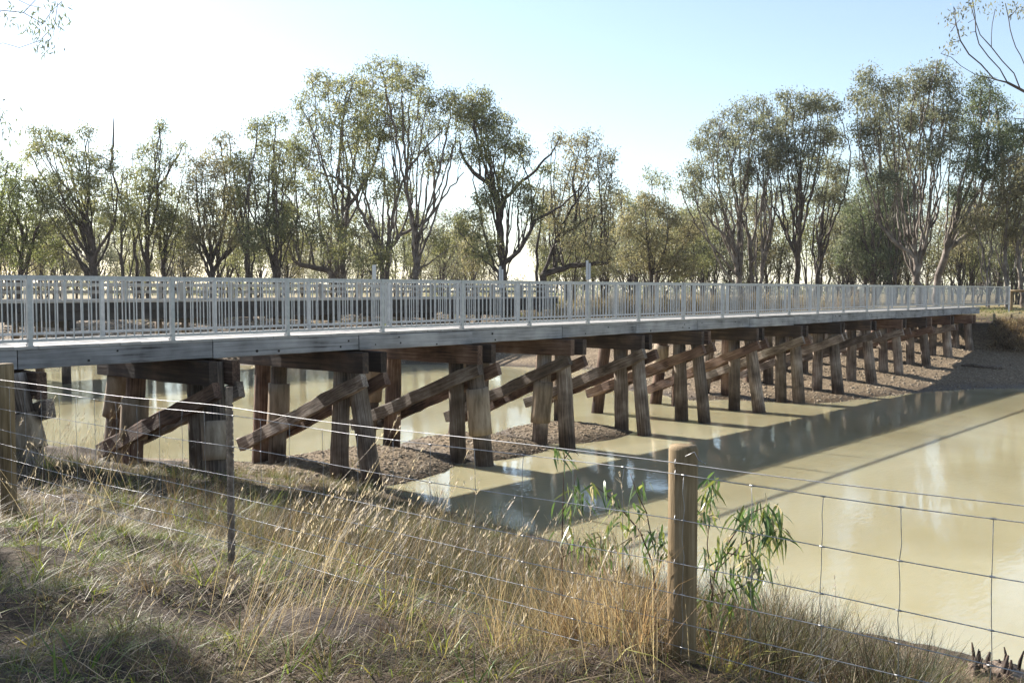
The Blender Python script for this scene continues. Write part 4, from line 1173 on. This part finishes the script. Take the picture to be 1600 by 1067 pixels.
def sapling(label, stems, depth, tufts_, dead=0):
    pts0 = at(stems[0][0][0], stems[0][0][1], depth)
    g_ = gh(pts0[0], pts0[1])
    r = empty('eucalyptus_sapling', (pts0[0], pts0[1], g_), label, 'sapling', 'young eucalypts beside the near fence post')
    m = MB()
    for st in stems:
        P = np.array([at(x, y, depth + (st_d if (st_d := .0) else 0) + .04 * math.sin(i + x)) for i, (x, y) in enumerate(st)])
        if st[0] == stems[0][0]: P[0][2] = g_ - .05
        tt = np.linspace(0, 1, len(P)); t2 = np.linspace(0, 1, len(P) * 4)
        P = np.stack([np.interp(t2, tt, P[:, k]) for k in range(3)], 1)
        m.tube(P, np.linspace(.0065 if st is stems[0] else .004, .0016, len(P)), 6)
    m.build('stem', M['twig'], r, True)
    pos, dirs, L, W, C = [], [], [], [], []
    for (x, y, n, sp, ln) in tufts_:
        for i in range(int(n * 2.7)):
            c = at(x + rng.normal(0, sp), y + rng.normal(0, sp * .7), depth + rng.normal(0, .06))
            pos.append(c); dd = rng.normal(0, .55, 3); dd[2] = -abs(rng.normal(.75, .3)); dirs.append(dd)
            L.append(ln * rng.uniform(.75, 1.5)); W.append(rng.uniform(.010, .018))
            base_c = np.array([.08, .135, .045]) if rng.random() < .7 else np.array([.19, .215, .065])
            if rng.random() < .1: base_c = np.array([.42, .36, .26])
            C.append(base_c * math.exp(rng.normal(0, .2)))
    lv = lance_leaves(np.array(pos), np.array(dirs), np.array(L), np.array(W), np.array(C))
    link('leaves', quad_mesh('leaves', *lv, True), M['sapling_leaf'], r)
    return r
sapling('young eucalypt left of the pine post, red stem arching up to the left', [[(1035, 985), (1020, 880), (1000, 830), (975, 800), (945, 770), (925, 755)], [(1020, 850), (1010, 800), (995, 770), (985, 740)], [(1005, 835), (985, 840), (955, 860)]], 5.5,
        [(930, 755, 4, 8, .085), (960, 775, 4, 10, .08), (1000, 760, 4, 10, .075), (990, 800, 6, 14, .085), (1015, 830, 8, 14, .085), (975, 815, 5, 12, .085), (1030, 850, 6, 10, .09), (1000, 870, 6, 18, .09), (960, 850, 5, 12, .1)])
sapling('young eucalypt with an upright dark stem and one broad hanging leaf cluster', [[(880, 960), (878, 850), (880, 770), (882, 705)], [(879, 800), (895, 770), (900, 740)], [(880, 720), (893, 700), (905, 712)], [(879, 870), (930, 840), (955, 835)]], 6.2,
        [(882, 715, 3, 8, .08), (897, 760, 7, 10, .1), (905, 775, 6, 9, .11), (885, 790, 5, 9, .1), (890, 840, 5, 12, .1), (930, 845, 9, 12, .11), (945, 838, 5, 6, .09), (870, 700, 3, 5, .08), (925, 875, 5, 12, .1)])
sapling('bushy young eucalypt drooping to the right of the pine post', [[(1105, 985), (1115, 900), (1130, 860), (1150, 830), (1175, 800), (1200, 790)], [(1120, 890), (1160, 850), (1195, 830), (1225, 825)], [(1112, 920), (1105, 850), (1110, 790), (1113, 755)], [(1130, 862), (1165, 870), (1200, 850)], [(1115, 930), (1150, 920), (1190, 900)]], 5.35,
        [(1112, 752, 5, 8, .08), (1105, 775, 5, 8, .085), (1100, 800, 6, 9, .085), (1180, 795, 9, 12, .10), (1205, 795, 9, 10, .10), (1160, 805, 5, 10, .1), (1200, 830, 10, 14, .10), (1220, 830, 6, 8, .10), (1150, 850, 8, 16, .1), (1175, 870, 8, 16, .1), (1120, 860, 8, 14, .095), (1130, 900, 10, 18, .1), (1160, 910, 8, 16, .1), (1115, 940, 8, 16, .1), (1185, 885, 6, 12, .1)])

# ------------------------------------------------------------------ driftwood on the far bank
def ground_hit(px, py):
    for z in np.arange(20.0, 90.0, .2):
        q = at(px, py, z)
        if q[2] < gh(q[0], q[1]): return q
    return q
dw = MB(); q0, q1 = ground_hit(1502, 573), ground_hit(1566, 577)
P = np.array([q0 + (q1 - q0) * f + np.array([0, 0, .07 + .05 * math.sin(7 * f)]) for f in np.linspace(0, 1, 12)])
dw.tube(P, np.linspace(.05, .13, 12), 8)
tag(dw.build('driftwood', M['pile'], None, True), 'grey driftwood log lying on the shaded far bank', 'driftwood')

# ------------------------------------------------------------------ broken stump at the water's edge
sp = at_ground(1560, 1058)
st = empty('broken_stump', tuple(sp), 'broken dark stump with upright splinters at the water edge, bottom right corner', 'stump')
m = MB(); V = []; sides = 16
for i, (rr, zz) in enumerate(((.34, -.25), (.31, .02), (.26, .09), (.12, .12))):
    for k in range(sides):
        th = 2 * math.pi * k / sides; f = 1 + .18 * math.sin(3 * th + i) + rng.normal(0, .06)
        V.append((sp[0] + rr * f * math.cos(th), sp[1] + rr * f * math.sin(th), sp[2] + zz + rng.normal(0, .012)))
F = [(i*sides + j, i*sides + (j+1) % sides, (i+1)*sides + (j+1) % sides, (i+1)*sides + j) for i in range(3) for j in range(sides)] + [tuple(3*sides + j for j in range(sides))]
m.add(V, F); m.build('stump', M['pile'], st, True)
for i in range(26):
    th = rng.uniform(0, 6.28); rr = .33 * math.sqrt(rng.random()); x_, y_ = sp[0] + rr * math.cos(th), sp[1] + rr * math.sin(th)
    hgt = rng.uniform(.12, .33); r0 = rng.uniform(.014, .036)
    m = MB(); lx, ly = rng.normal(0, .03, 2)
    m.tube([(x_, y_, sp[2] - .03), (x_ + lx * .5, y_ + ly * .5, sp[2] + hgt * .6), (x_ + lx, y_ + ly, sp[2] + hgt)], [r0, r0 * .85, r0 * .35], 7)
    m.build('splinter', M['cap'], st, True)

# ------------------------------------------------------------------ thin winter haze
mb = MB(); mb.box((300, 560, 13.5), (2800, 2300, 40))
hm = bpy.data.materials.new('haze'); hm.use_nodes = True
hn = hm.node_tree; hn.nodes.remove(hn.nodes['Principled BSDF'])
pv = hn.nodes.new('ShaderNodeVolumePrincipled')
pv.inputs['Color'].default_value = (.93, .95, 1.0, 1); pv.inputs['Density'].default_value = 0.00013; pv.inputs['Anisotropy'].default_value = 0.2
hn.links.new(pv.outputs[0], hn.nodes['Material Output'].inputs['Volume'])
tag(mb.build('haze', hm), 'thin pale winter haze over the river flat', 'haze', kind='stuff')
